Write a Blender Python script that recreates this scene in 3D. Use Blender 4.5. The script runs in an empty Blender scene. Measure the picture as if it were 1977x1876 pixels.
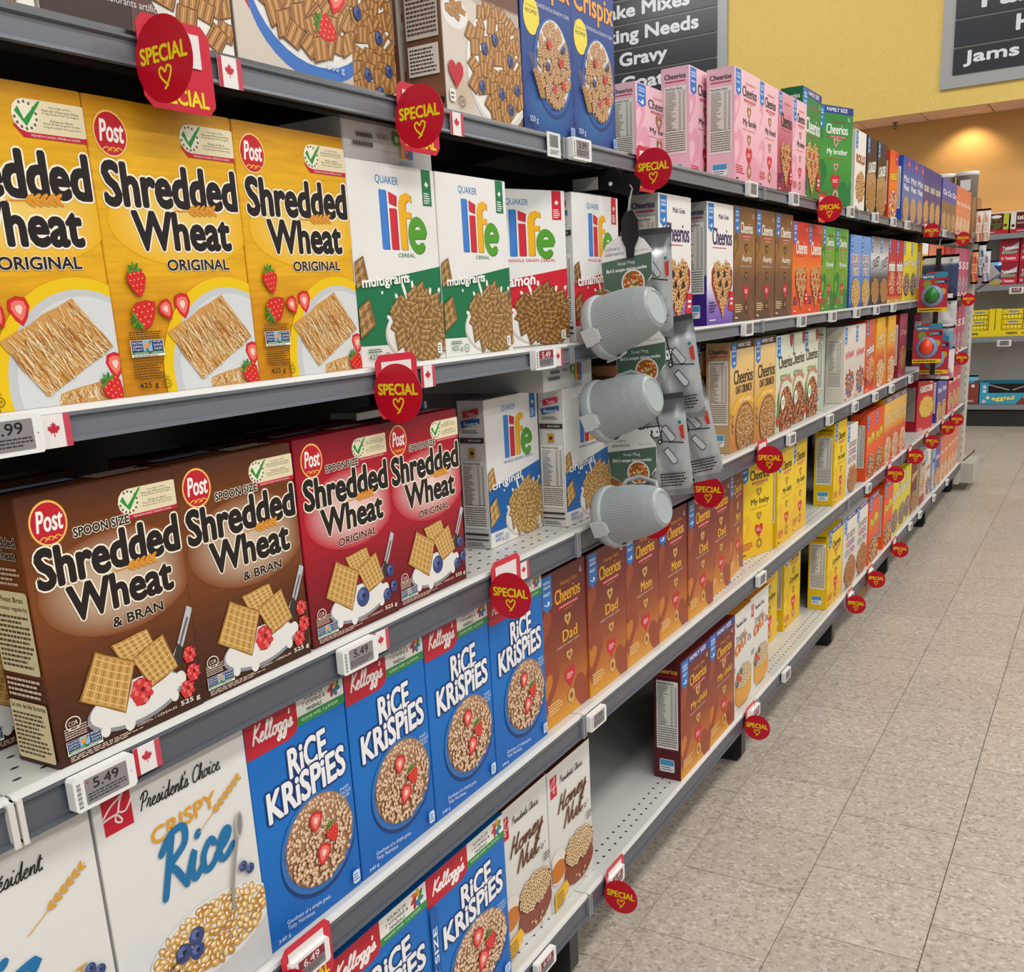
import bpy, math, random
from mathutils import Vector, Matrix
from mathutils.geometry import tessellate_polygon
R_ = random.Random(7)
C = bpy.context.scene.collection
SC = bpy.context.scene

# ------------------------------------------------------------------ camera, world, lights, exposure
cam_d = bpy.data.cameras.new('camera')
cam = bpy.data.objects.new('camera', cam_d); C.objects.link(cam); SC.camera = cam
cam_d.sensor_fit = 'HORIZONTAL'; cam_d.sensor_width = 36.0
cam_d.lens = 1945.73 / 1977 * 36.0
cam_d.shift_x = (988.5 - 963.4) / 1977
cam_d.shift_y = (1117.0 - 938) / 1977
cam_d.clip_start = 0.02
yaw, pitch, roll = map(math.radians, (-31.469, -14.954, -3.185))
fwd = Vector((math.sin(yaw) * math.cos(pitch), math.cos(yaw) * math.cos(pitch), math.sin(pitch)))
rt = Vector((math.cos(yaw), -math.sin(yaw), 0)); up = rt.cross(fwd)
r2 = rt * math.cos(roll) + up * math.sin(roll); u2 = up * math.cos(roll) - rt * math.sin(roll)
M4 = Matrix((r2, u2, -fwd)).transposed().to_4x4(); M4.translation = Vector((0.8803, -0.5073, 1.4486))
cam.matrix_world = M4

w = bpy.data.worlds.new('world'); SC.world = w; w.use_nodes = True
bg = w.node_tree.nodes['Background']; bg.inputs['Color'].default_value = (1.0, 0.985, 0.96, 1); bg.inputs['Strength'].default_value = 0.4

def area(name, loc, sx, sy, power, rot=(0, 0, 0), col=(1, 0.97, 0.93)):
    l = bpy.data.lights.new(name, 'AREA'); l.shape = 'RECTANGLE'; l.size = sx; l.size_y = sy; l.energy = power; l.color = col
    o = bpy.data.objects.new(name, l); C.objects.link(o); o.location = loc; o.rotation_euler = rot
    return o
# rows of ceiling strip lights running along the aisle
for i in range(-2, 4):
    area('ceiling_strip_and_fill_light', (1.9, -1.2 + i * 3.3, 4.6), 0.6, 2.6, 85)
    area('ceiling_strip_and_fill_light', (4.2, -1.2 + i * 3.3, 4.6), 0.35, 2.4, 95)
area('ceiling_strip_and_fill_light', (-2.5, 8.6, 5.2), 5.0, 0.4, 95, (math.radians(40), 0, 0))  # added fill lamp, tilted to brighten the yellow soffit; no real fixture
SC.view_settings.view_transform = 'Standard'; SC.view_settings.look = 'None'
SC.view_settings.gamma = 1.0; SC.view_settings.use_curve_mapping = False
SC.view_settings.exposure = -0.5
SC.render.film_transparent = False

# ------------------------------------------------------------------ colours and materials
def lin(c):
    if isinstance(c, tuple): return c
    c = c.lstrip('#'); o = []
    for i in (0, 2, 4):
        v = int(c[i:i + 2], 16) / 255
        o.append(v / 12.92 if v <= 0.04045 else ((v + 0.055) / 1.055) ** 2.4)
    return (o[0], o[1], o[2], 1.0)
def mat(name, col=None, rough=0.45, metal=0.0, spec=0.5, attr=False, trans=0.0, alpha=1.0, coat=0.0):
    m = bpy.data.materials.new(name); m.use_nodes = True
    b = m.node_tree.nodes['Principled BSDF']
    if col is not None: b.inputs['Base Color'].default_value = lin(col)
    b.inputs['Roughness'].default_value = rough; b.inputs['Metallic'].default_value = metal
    b.inputs['Specular IOR Level'].default_value = spec; b.inputs['Coat Weight'].default_value = coat
    b.inputs['Transmission Weight'].default_value = trans; b.inputs['Alpha'].default_value = alpha
    if attr:
        a = m.node_tree.nodes.new('ShaderNodeAttribute'); a.attribute_name = 'Col'
        m.node_tree.links.new(a.outputs['Color'], b.inputs['Base Color'])
    return m
def N(m, t, **kw):
    n = m.node_tree.nodes.new(t)
    for k, v in kw.items(): setattr(n, k, v)
    return n
def L(m, a, b): m.node_tree.links.new(a, b)
def bsdf(m): return m.node_tree.nodes['Principled BSDF']

PRINT = mat('printed_card', attr=True, rough=0.42, spec=0.35)
PLAS = mat('coloured_plastic', attr=True, rough=0.3, spec=0.5)
METAL = mat('painted_steel', attr=True, rough=0.33, spec=0.5)
CHROME = mat('bright_steel_edge', 'D8D8D4', rough=0.22, metal=0.9)
CLEAR = mat('clear_film', 'FFFFFF', rough=0.08, alpha=0.22, spec=0.8)
CLEARP = mat('clear_plastic', 'F4F8F8', rough=0.12, alpha=0.14, spec=0.8)
FOIL = mat('silver_foil_pouch', attr=True, rough=0.28, metal=0.55)
WOODP = mat('printed_wood_card', attr=True, rough=0.38, spec=0.4)
m = WOODP; tc = N(m, 'ShaderNodeTexCoord'); mp = N(m, 'ShaderNodeMapping'); mp.inputs['Scale'].default_value = (3, 3, 34)
ns = N(m, 'ShaderNodeTexNoise'); ns.inputs['Scale'].default_value = 4.0; ns.inputs['Detail'].default_value = 6; ns.inputs['Distortion'].default_value = 0.6
rp = N(m, 'ShaderNodeValToRGB'); rp.color_ramp.elements[0].position = 0.3; rp.color_ramp.elements[0].color = (0.84, 0.8, 0.76, 1)
rp.color_ramp.elements[1].position = 0.7; rp.color_ramp.elements[1].color = (1.06, 1.06, 1.06, 1)
mx = N(m, 'ShaderNodeMix', data_type='RGBA', blend_type='MULTIPLY'); mx.inputs[0].default_value = 1.0
at = [n for n in m.node_tree.nodes if n.type == 'ATTRIBUTE'][0]
L(m, tc.outputs['Object'], mp.inputs['Vector']); L(m, mp.outputs[0], ns.inputs['Vector']); L(m, ns.outputs['Fac'], rp.inputs[0])
L(m, at.outputs['Color'], mx.inputs[6]); L(m, rp.outputs[0], mx.inputs[7]); L(m, mx.outputs[2], bsdf(m).inputs['Base Color'])

# ------------------------------------------------------------------ mesh helpers
class MB:
    """collects coloured polygons in 3-D and links them as one mesh object"""
    def __init__(s): s.v = []; s.f = []; s.c = []
    def poly(s, pts, col):
        b = len(s.v); s.v += [tuple(p) for p in pts]; s.f.append(tuple(range(b, b + len(pts))))
        s.c += col if isinstance(col, list) else [lin(col)] * len(pts)
    def add(s, pts, faces, col):
        b = len(s.v); s.v += [tuple(p) for p in pts]; s.f += [tuple(b + i for i in f) for f in faces]
        s.c += col if isinstance(col, list) else [lin(col)] * len(pts)
    def box(s, x0, x1, y0, y1, z0, z1, col, mtx=None, skip=()):
        p = [(x0, y0, z0), (x1, y0, z0), (x1, y1, z0), (x0, y1, z0), (x0, y0, z1), (x1, y0, z1), (x1, y1, z1), (x0, y1, z1)]
        if mtx is not None: p = [mtx @ Vector(q) for q in p]
        F = dict(b=(3, 2, 1, 0), t=(4, 5, 6, 7), l=(0, 1, 5, 4), r=(2, 3, 7, 6), k=(3, 0, 4, 7), f=(1, 2, 6, 5))
        for k, f in F.items():
            if k not in skip: s.poly([p[i] for i in f], col)
    def prism(s, prof, axis, a, b, col):
        """closed 2-D profile swept from a to b along an axis (0, 1 or 2)"""
        def pt(q, t):
            return [(t, q[0], q[1]), (q[0], t, q[1]), (q[0], q[1], t)][axis]
        n = len(prof)
        for i in range(n):
            p, q = prof[i], prof[(i + 1) % n]
            s.poly([pt(p, a), pt(q, a), pt(q, b), pt(p, b)], col)
        tri = tessellate_polygon([[Vector((p[0], p[1], 0)) for p in prof]])
        for t in (a, b): s.add([pt(p, t) for p in prof], tri, col)
    def lathe(s, prof, n, col, mtx=None, close=False):
        """profile of (radius, height) turned round the z axis"""
        pts = []
        for r, z in prof:
            for k in range(n):
                t = 2 * math.pi * k / n; p = Vector((r * math.cos(t), r * math.sin(t), z))
                pts.append(mtx @ p if mtx is not None else p)
        fs = [(i * n + k, i * n + (k + 1) % n, (i + 1) * n + (k + 1) % n, (i + 1) * n + k) for i in range(len(prof) - 1) for k in range(n)]
        if close: fs += [tuple(range(n))[::-1], tuple((len(prof) - 1) * n + k for k in range(n))]
        s.add(pts, fs, col)
    def tube(s, path, r, col, n=8):
        path = [Vector(p) for p in path]; pts = []; ref = Vector((0.13, 0.27, 0.95))
        for i, p in enumerate(path):
            d = (path[min(i + 1, len(path) - 1)] - path[max(i - 1, 0)]).normalized()
            a = d.cross(ref).normalized(); b = d.cross(a)
            pts += [p + (a * math.cos(2 * math.pi * k / n) + b * math.sin(2 * math.pi * k / n)) * r for k in range(n)]
        fs = [(i * n + k, i * n + (k + 1) % n, (i + 1) * n + (k + 1) % n, (i + 1) * n + k) for i in range(len(path) - 1) for k in range(n)]
        s.add(pts, fs + [tuple(range(n))[::-1], tuple((len(path) - 1) * n + k for k in range(n))], col)
    def mesh(s, name, m, smooth=False):
        me = bpy.data.meshes.new(name); me.from_pydata(s.v, [], s.f); me.materials.append(m)
        a = me.color_attributes.new('Col', 'FLOAT_COLOR', 'POINT')
        a.data.foreach_set('color', [x for c in s.c for x in c])
        if smooth: me.polygons.foreach_set('use_smooth', [True] * len(me.polygons))
        me.update(); return me
    def build(s, name, m, parent=None, smooth=False, kind=None, label=None):
        o = bpy.data.objects.new(name, s.mesh(name, m, smooth)); C.objects.link(o)
        if parent: o.parent = parent
        if kind: o['kind'] = kind
        if label: o['label'] = label
        return o
def tag(o, label, cat, group=None):
    o['label'] = label; o['category'] = cat
    if group: o['group'] = group
    return o
def thing(name, label, cat, loc=(0, 0, 0), rotz=0.0, group=None):
    o = bpy.data.objects.new(name, None); C.objects.link(o); o.location = loc; o.rotation_euler = (0, 0, rotz); o.empty_display_size = 0.05
    return tag(o, label, cat, group)
def dup(root, loc, rotz=0.0, label=None, group=None):
    r = root.copy(); C.objects.link(r); r.location = loc; r.rotation_euler = (0, 0, rotz)
    if label: r['label'] = label
    if group: r['group'] = group
    for ch in list(root.children):
        c = ch.copy(); C.objects.link(c); c.parent = r
        for g in ch.children:
            d = g.copy(); C.objects.link(d); d.parent = c
    return r
ORD = 'first second third fourth fifth sixth seventh eighth ninth tenth eleventh twelfth thirteenth fourteenth fifteenth'.split()
NUM = 'one two three four five six seven eight nine ten eleven twelve thirteen fourteen fifteen'.split()

# ------------------------------------------------------------------ lettering
_tc = {}
def glyphs(txt, off):
    k = (txt, round(off, 4))
    if k not in _tc:
        cu = bpy.data.curves.new('t', 'FONT'); cu.body = txt; cu.offset = off; cu.resolution_u = 3; cu.fill_mode = 'FRONT'
        ob = bpy.data.objects.new('t', cu); me = bpy.data.meshes.new_from_object(ob)
        vs = [(v.co.x, v.co.y) for v in me.vertices]; fs = [tuple(p.vertices) for p in me.polygons]
        bpy.data.objects.remove(ob); bpy.data.curves.remove(cu); bpy.data.meshes.remove(me); _tc[k] = (vs, fs)
    return _tc[k]
def catmull(p, k=5):
    if len(p) < 3: return list(p)
    q = [p[0]] + list(p) + [p[-1]]; o = []
    for i in range(1, len(q) - 2):
        for j in range(k):
            t = j / k; a, b, c, d = q[i - 1], q[i], q[i + 1], q[i + 2]
            o.append(tuple(0.5 * (2 * b[n] + (c[n] - a[n]) * t + (2 * a[n] - 5 * b[n] + 4 * c[n] - d[n]) * t * t + (3 * b[n] - a[n] - 3 * c[n] + d[n]) * t ** 3) for n in (0, 1)))
    return o + [p[-1]]
SCR = {'e': [(0, .3), (.5, .6), (.62, .9), (.4, 1), (.15, .6), (.25, .1), (.55, 0), (.9, .3)], 'r': [(0, .2), (.25, .8), (.22, 1.08), (.6, .95), (.5, .3), (.65, 0), (.9, .2)],
 's': [[(0, .1), (.4, 1), (.58, .55), (.4, .03), (.1, .12)], [(.3, .0), (.6, .05), (.85, .25)]], 'i': [[(0, .2), (.25, 1), (.2, .3), (.4, 0), (.7, .25)], [(.36, 1.45), (.42, 1.55)]],
 'd': [(.7, .8), (.4, 1), (.1, .6), (.2, .05), (.5, .1), (.8, 2.1), (.75, .4), (.85, 0), (1.1, .25)], 'n': [(0, .2), (.2, 1), (.18, 0), (.3, .6), (.6, 1), (.7, .6), (.7, .1), (.9, 0), (1.05, .25)],
 't': [[(0, .2), (.4, 1.8), (.3, .4), (.45, 0), (.75, .25)], [(.1, 1.2), (.65, 1.25)]], 'h': [(0, .2), (.4, 1.6), (.35, 2.1), (.2, 1.8), (.2, 0), (.35, .7), (.6, 1), (.7, .6), (.7, .1), (.85, 0), (1.05, .25)],
 'o': [(.6, .95), (.2, .9), (.1, .4), (.35, 0), (.7, .3), (.65, .8), (.45, .95), (.7, .85), (1, .95)], 'c': [(.65, .8), (.4, 1), (.1, .6), (.2, .1), (.5, 0), (.85, .25)],
 'l': [(0, .2), (.45, 1.6), (.4, 2.1), (.22, 1.8), (.2, .3), (.4, 0), (.7, .25)], 'g': [(.7, .8), (.4, 1), (.1, .6), (.2, .1), (.5, .15), (.7, .9), (.65, -.6), (.4, -1), (.15, -.7), (.9, .25)],
 'y': [(0, .9), (.1, 1), (.15, .4), (.35, .1), (.6, .4), (.7, 1), (.6, -.6), (.35, -1), (.1, -.7), (.9, .3)], 'u': [(0, .8), (.1, 1), (.12, .3), (.35, 0), (.6, .4), (.68, 1), (.68, .2), (.85, 0), (1.05, .25)],
 'a': [(.65, .8), (.4, 1), (.1, .6), (.2, .05), (.5, .15), (.68, .95), (.68, .2), (.85, 0), (1.05, .25)], 'z': [(0, .9), (.6, 1), (.1, 0), (.7, .1)],
 'P': [[(.3, 0), (.42, 1), (.5, 2)], [(0, 1.5), (.3, 2.1), (.9, 2.2), (1.2, 1.7), (.9, 1.1), (.45, 1)]], 'C': [(1.2, 1.8), (.9, 2.1), (.4, 1.7), (.2, .8), (.5, .05), (1, .1), (1.3, .5)],
 'R': [[(.3, 0), (.45, 2)], [(0, 1.6), (.4, 2.1), (1, 2.1), (1.1, 1.5), (.5, 1.05), (.8, .7), (1.35, 0)]], 'K': [[(.3, 0), (.45, 2.1)], [(1.2, 2.1), (.4, 1), (.75, .7), (1.25, 0)]],
 'H': [[(.2, 0), (.35, 2.1)], [(.95, 2.1), (.85, 1), (.9, 0), (1.2, .2)], [(.25, 1), (.9, 1.05)]], 'N': [(.1, 0), (.3, 2.1), (.8, 0), (1.1, 2.1)], "'": [(.1, 2.1), (.12, 1.7)],
 'é': [[(0, .3), (.5, .6), (.62, .9), (.4, 1), (.15, .6), (.25, .1), (.55, 0), (.9, .3)], [(.35, 1.3), (.6, 1.6)]], ' ': [], '.': [(.1, 0), (.14, .05)]}

MAPLE = [(0, 1), (.15, .68), (.32, .76), (.24, .32), (.45, .56), (.53, .42), (.78, .48), (.69, .26), (.82, .18), (.42, -.14), (.47, -.3), (.05, -.24), (.05, -.72)]
MAPLE = MAPLE + [(-x, y) for x, y in MAPLE[::-1]][:-1]
def heart_pts(n=18):
    o = []
    for i in range(n):
        t = 2 * math.pi * i / n
        o.append((math.sin(t) ** 3, (13 * math.cos(t) - 5 * math.cos(2 * t) - 2 * math.cos(3 * t) - math.cos(4 * t)) / 15))
    return o
HEART = heart_pts()

class Art:
    """flat print for one carton: polygons, lettering and pictures in (u, v) fractions of a face, gathered into named parts"""
    def __init__(s, w, h, d): s.w, s.h, s.d = w, h, d; s.parts = {}; s.n = 0; s.on('lettering'); s.rnd = random.Random(int(w * 1e4 + h * 1e5))
    def on(s, part, face='F'):
        s.face = face; s.U, s.V = {'F': (s.w, s.h), 'L': (s.d, s.h), 'T': (s.w, s.d), 'D': (s.w, s.h)}[face]
        s.cur = s.parts.setdefault(part, MB()); s.n += 1; s.pn = part; return s
    def m(s, x, y):
        e = 0.00022 + s.n * 4e-6; x = min(max(x, 0.0), s.U); y = min(max(y, 0.0), s.V)
        if s.face in 'FD': return (e, x, y)
        if s.face == 'L': return (x - s.d, -e, y)
        return (-y, x, s.h + e + .0008)
    def raw(s, pts, faces, cols, step=0, per=1):
        """pts in metres on the face"""
        s.n += 1; st = s.n
        if step:
            o = []
            for i, p in enumerate(pts): s.n = st + step * (i % per); o.append(s.m(*p))
            s.n = st + step * per; s.cur.add(o, faces, cols)
        else: s.cur.add([s.m(*p) for p in pts], faces, cols)
    def clip(s, p):
        for ax, lim, sg in ((0, 0, 1), (0, s.U, -1), (1, 0, 1), (1, s.V, -1)):
            o = []
            for i in range(len(p)):
                a, b = p[i - 1], p[i]; da, db = (a[ax] - lim) * sg, (b[ax] - lim) * sg
                if (da >= 0) != (db >= 0):
                    t = da / (da - db); o.append((a[0] + (b[0] - a[0]) * t, a[1] + (b[1] - a[1]) * t))
                if db >= 0: o.append(b)
            p = o
            if len(p) < 3: return None
        return p
    def pm(s, pts, col, tess=False):
        """polygon in metres, clipped to the face"""
        p = s.clip(pts)
        if not p: return
        s.raw(p, tessellate_polygon([[Vector((x, y, 0)) for x, y in p]]) if tess else [tuple(range(len(p)))], col)
    def pg(s, pts, col, tess=False): s.pm([(u * s.U, v * s.V) for u, v in pts], col, tess)
    def rect(s, u0, v0, u1, v1, col, top=None):
        if top is None: s.pg([(u0, v0), (u1, v0), (u1, v1), (u0, v1)], col)
        else: s.raw([(u0 * s.U, v0 * s.V), (u1 * s.U, v0 * s.V), (u1 * s.U, v1 * s.V), (u0 * s.U, v1 * s.V)], [(0, 1, 2, 3)], [lin(col)] * 2 + [lin(top)] * 2)
    def rrect(s, u0, v0, u1, v1, r, col):
        x0, y0, x1, y1 = u0 * s.U, v0 * s.V, u1 * s.U, v1 * s.V; r = r * s.U; p = []
        for cx, cy, a in ((x1 - r, y1 - r, 0), (x0 + r, y1 - r, 90), (x0 + r, y0 + r, 180), (x1 - r, y0 + r, 270)):
            for k in range(4): t = math.radians(a + k * 30); p.append((cx + r * math.cos(t), cy + r * math.sin(t)))
        s.pm(p, col)
    def ell(s, u, v, ru, col, rv=None, n=24, rot=0.0):
        rx = ru * s.U; ry = rx if rv is None else rv * s.V; c, q = math.cos(rot), math.sin(rot)
        s.pm([(u * s.U + rx * math.cos(t) * c - ry * math.sin(t) * q, v * s.V + rx * math.cos(t) * q + ry * math.sin(t) * c) for t in (2 * math.pi * i / n for i in range(n))], col)
    def sub(s, nm):
        """each picture element that can be told apart becomes a part of its own"""
        k = 1
        while f'{nm}#{k}' in s.parts: k += 1
        s.on(f'{nm}#{k}', s.face)
    def glow(s, u, v, ru, rv, ci, co, n=28):
        """soft-edged ink patch: inner colour fading to the outer colour"""
        pts = [(u * s.U, v * s.V)]
        for k in (0.55, 1.0):
            for i in range(n):
                t = 2 * math.pi * i / n
                pts.append((min(max((u + ru * k * math.cos(t)) * s.U, 0), s.U), min(max((v + rv * k * math.sin(t)) * s.V, 0), s.V)))
        fs = [(0, 1 + i, 1 + (i + 1) % n) for i in range(n)] + [(1 + i, 1 + n + i, 1 + n + (i + 1) % n, 1 + (i + 1) % n) for i in range(n)]
        a, b = lin(ci), lin(co); mid = tuple(x * .6 + y * .4 for x, y in zip(a, b))
        s.raw(pts, fs, [a] + [mid] * n + [b] * n)
    def shape(s, pts, u, v, su, col, sv=None, rot=0.0):
        k = su * s.U; kv = k if sv is None else sv * s.V; c, q = math.cos(rot), math.sin(rot)
        s.pm([(u * s.U + k * x * c - kv * y * q, v * s.V + k * x * q + kv * y * c) for x, y in pts], col, True)
    def heart(s, u, v, su, col, rot=0.0): s.shape(HEART, u, v, su, col, rot=rot)
    def line(s, pts, wd, col, smooth=False, metres=False, caps=True):
        p = pts if metres else [(u * s.U, v * s.V) for u, v in pts]
        if smooth: p = catmull(p)
        p = [q for i, q in enumerate(p) if i == 0 or abs(q[0] - p[i - 1][0]) + abs(q[1] - p[i - 1][1]) > 1e-7]
        if len(p) < 2: return
        h = wd / 2; a = []; b = []
        for i, q in enumerate(p):
            d0 = p[max(i - 1, 0)]; d1 = p[min(i + 1, len(p) - 1)]; dx, dy = d1[0] - d0[0], d1[1] - d0[1]; l = math.hypot(dx, dy) or 1
            a.append((q[0] - dy / l * h, q[1] + dx / l * h)); b.append((q[0] + dy / l * h, q[1] - dx / l * h))
        n = len(p); s.raw(a + b, [(i, n + i, n + i + 1, i + 1) for i in range(n - 1)], col, .35 if n > 3 else 0, n)
        if caps:
            for q in (p[0], p[-1]): s.raw([(q[0] + h * math.cos(t), q[1] + h * math.sin(t)) for t in (math.pi * i / 3 for i in range(6))], [tuple(range(6))], col)
    def tx(s, txt, u0, v0, u1, v1, col, b=0.0, out=None, ow=0.06, sh=0.0, rise=0.0, k=0.0, uni=False, rot=0):
        """lettering fitted to a box; b bold, out outline colour, sh slant, rise climb across, k stem contrast; rot=180 turns it"""
        vs, fs = glyphs(txt, 0.0)
        if not vs: return
        xs = [p[0] for p in vs]; ys = [p[1] for p in vs]; bx, by = min(xs), min(ys); sx, sy = max(xs) - bx, max(ys) - by
        X0, Y0, W, H = u0 * s.U, v0 * s.V, (u1 - u0) * s.U, (v1 - v0) * s.V
        if uni: W = min(W, H * sx / sy)
        g = min(H / sy, W / sx * 1.3); rb = b * g; X0 += rb; Y0 += rb; W -= 2 * rb; H -= 2 * rb
        def T(p, dx=0.0, dy=0.0):
            x, y = (p[0] - bx) / sx, (p[1] - by) / sy
            return (X0 + x * W + y * H * sh + dx, Y0 + y * H + x * W * rise + dy)
        def lay(r, c, kk):
            m_ = 0 if r * 1e3 < .12 else (6 if r * 1e3 < .8 else 10)
            for q in range(m_): s.raw([T(p, r * math.cos(6.2832 * q / m_), r * math.sin(6.2832 * q / m_)) for p in vs], fs, c)
            for dx in ((-kk, 0, kk) if kk else (0,)): s.raw([T(p, dx * H) for p in vs], fs, c)
        if out: lay(rb + ow * g, out, k)
        lay(rb, col, k)
    def script(s, txt, u0, v0, u1, v1, wd, col, sh=0.25, rise=0.0):
        strokes = []; x = 0
        for ch in txt:
            g = SCR.get(ch, []); g = g if g and isinstance(g[0], list) else ([g] if g else [])
            for st in g: strokes.append([(x + p[0] + p[1] * sh, p[1]) for p in st])
            x += max((p[0] for st in g for p in st), default=0.6) * (0.92 if ch.islower() else 1.02)
        al = [p for st in strokes for p in st]; bx = min(p[0] for p in al); W = max(p[0] for p in al) - bx
        hy = (v1 - v0) * s.V / 2.1; kx = (u1 - u0) * s.U / W
        for st in strokes: s.line([(u0 * s.U + (p[0] - bx) * kx, v0 * s.V + p[1] * hy + (p[0] - bx) * kx * rise) for p in st], wd, col, True, True)
    def greek(s, u0, v0, u1, v1, rows, col, fill=0.85, rise=0.0, ragged=True):
        """lines of print too small to read: short dashes"""
        hh = (v1 - v0) / rows
        pts = []; fs = []
        for r in range(rows):
            u = u0; vb = v1 - (r + 0.8) * hh; end = u0 + (u1 - u0) * (s.rnd.uniform(.7, 1) if ragged else 1)
            while u < end:
                l = s.rnd.uniform(.05, .13) * (u1 - u0); e = min(u + l, end); k = len(pts)
                for a, bb in ((u, vb), (e, vb), (e, vb + hh * .5), (u, vb + hh * .5)): pts.append((a * s.U, bb * s.V + (a - u0) * s.U * rise))
                fs.append((k, k + 1, k + 2, k + 3)); u = e + (1 - fill) * .12 * (u1 - u0)
        s.raw(pts, fs, col)
    def nutri(s, u0, v0, u1, v1, paper='F1EFE8', ink='3A3632', rows=22, title='Nutrition Facts'):
        s.rect(u0, v0, u1, v1, paper); W = u1 - u0
        hd = (v1 - v0) * .045
        s.tx(title, u0 + W * .06, v1 - hd * 1.25, u0 + W * .8, v1 - hd * .4, '1E1C1A', b=.02)
        top = v1 - hd * 1.6; hh = (top - v0) * .62 / rows
        for r in range(rows):
            v = top - r * hh
            s.rect(u0 + W * .04, v - hh * .08, u1 - W * .04, v + hh * .02, ink)
            s.rect(u0 + W * .06, v - hh * .68, u0 + W * s.rnd.uniform(.3, .55), v - hh * .34, ink)
            for q in (.66, .84): s.rect(u0 + W * q, v - hh * .66, u0 + W * (q + .1), v - hh * .36, ink)
        b = top - rows * hh
        s.rect(u0 + W * .04, b - .004, u1 - W * .04, b, '1E1C1A')
        s.greek(u0 + W * .05, v0 + (b - v0) * .08, u1 - W * .05, b - .012, 9, ink, ragged=False)
    # ---- food pictures
    def fill(s, kind, u, v, ru, rv, n, size, inside=None, pal=None):
        """scatter pieces of cereal over an ellipse (or where inside(x, y) holds, x and y in -1..1)"""
        pts = []; rx, ry = ru * s.U, rv * s.V; tries = 0; sz = size * s.U; old = s.pn
        if s.pn != 'cereal_pieces': s.cur = s.parts.setdefault('cereal_pieces', MB())
        while len(pts) < n and tries < n * 30:
            tries += 1; a, b = s.rnd.uniform(-1, 1), s.rnd.uniform(-1, 1)
            if not (inside(a, b) if inside else a * a + b * b < 1): continue
            x, y = u * s.U + a * rx, v * s.V + b * ry
            if all((x - p[0]) ** 2 + (y - p[1]) ** 2 > (sz * 1.05) ** 2 for p in pts): pts.append((x, y))
        for x, y in sorted(pts, key=lambda p: -p[1]): s.piece(kind, x, y, sz, s.rnd.uniform(0, 6.28), pal)
        s.cur = s.parts[old]
    def piece(s, kind, x, y, r, t, pal=None):
        uu, vv, rr = x / s.U, y / s.V, r / s.U; rd = s.rnd
        if kind == 'loop':
            c = rd.choice(pal or ('D9A765', 'CF9750', 'E2B878', 'C4863F')); q = rd.uniform(.72, 1)
            s.ell(uu, vv, rr * 1.08, '6B3A16', rr * 1.08 * q * s.U / s.V, 11, t); s.ell(uu, vv, rr, c, rr * q * s.U / s.V, 11, t)
            s.ell(uu - rr * .2, vv + rr * .25 * s.U / s.V, rr * .62, 'EFCB92', rr * .5 * s.U / s.V, 9); s.ell(uu, vv, rr * .42, '7A4318', rr * .42 * q * s.U / s.V, 9, t)
        elif kind == 'puff':
            c = rd.choice(pal or ('E3BE98', 'D8AE86', 'F0D6B8', 'C79A70', 'EBC9A6')); q = rd.uniform(.5, .75)
            s.ell(uu, vv, rr * 1.12, '9A6A48', rr * 1.12 * q * s.U / s.V, 9, t); s.ell(uu, vv, rr, c, rr * q * s.U / s.V, 9, t)
            s.ell(uu - rr * .15, vv + rr * .15, rr * .5, 'FBEBD6', rr * .25 * s.U / s.V, 7, t)
        elif kind in ('square', 'lattice'):
            t = rd.uniform(-.7, .7); a, b = rd.uniform(.8, 1), rd.uniform(.72, 1); base, dark, lite = pal or ('B98448', '6E4420', 'DDB27A')
            def q(i, j): X, Y = i * r * a, j * r * b; X += Y * .18; return (x + X * math.cos(t) - Y * math.sin(t), y + X * math.sin(t) + Y * math.cos(t))
            s.pm([q(-1.1, -1.12), q(1.12, -1.05), q(1.1, 1.1), q(-1.05, 1.08)], dark); s.pm([q(-1, -.95), q(.98, -1), q(1, .98), q(-.96, 1)], base)
            for k in range(5):
                f = -.8 + k * .4; s.line([q(f, -.9), q(f + .06, .92)], r * .1, lite if k % 2 else dark, metres=True, caps=False)
                if kind == 'lattice': s.line([q(-.9, f), q(.92, f + .05)], r * .1, lite if k % 2 == 0 else dark, metres=True, caps=False)
        elif kind == 'flake':
            c = rd.choice(pal or ('D39A55', 'C4853F', 'E0B06C')); o = []
            for k in range(7): a = t + k * .9; l = r * rd.uniform(.7, 1.15); o.append((x + l * math.cos(a), y + l * math.sin(a) * .8))
            s.pm([(x + (p[0] - x) * 1.12, y + (p[1] - y) * 1.12) for p in o], '7B4A1E'); s.pm(o, c)
    def blueberry(s, u, v, r):
        s.sub('blueberry')
        s.ell(u, v, r * 1.04, '1A2140'); s.ell(u, v, r, '3A4A80'); s.ell(u - r * .25, v + r * .3 * s.U / s.V, r * .55, '5D6FA6'); s.ell(u + r * .1, v + r * .1 * s.U / s.V, r * .3, '1D2546', n=8)
    def raspberry(s, u, v, r, col='D8353A'):
        s.sub('raspberry')
        s.ell(u, v, r, '8E1420', r * 1.15 * s.U / s.V)
        for i in range(5):
            for j in range(5):
                x, y = (i - 2) * .4 + (j % 2) * .2 - .1, (j - 2) * .42
                if x * x + y * y < 1: s.ell(u + x * r, v + y * r * s.U / s.V, r * .24, col if (i + j) % 3 else 'EE6A66', n=8)
        s.ell(u + r * .15, v + r * .1, r * .22, '7A0F1A', n=8)
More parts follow.
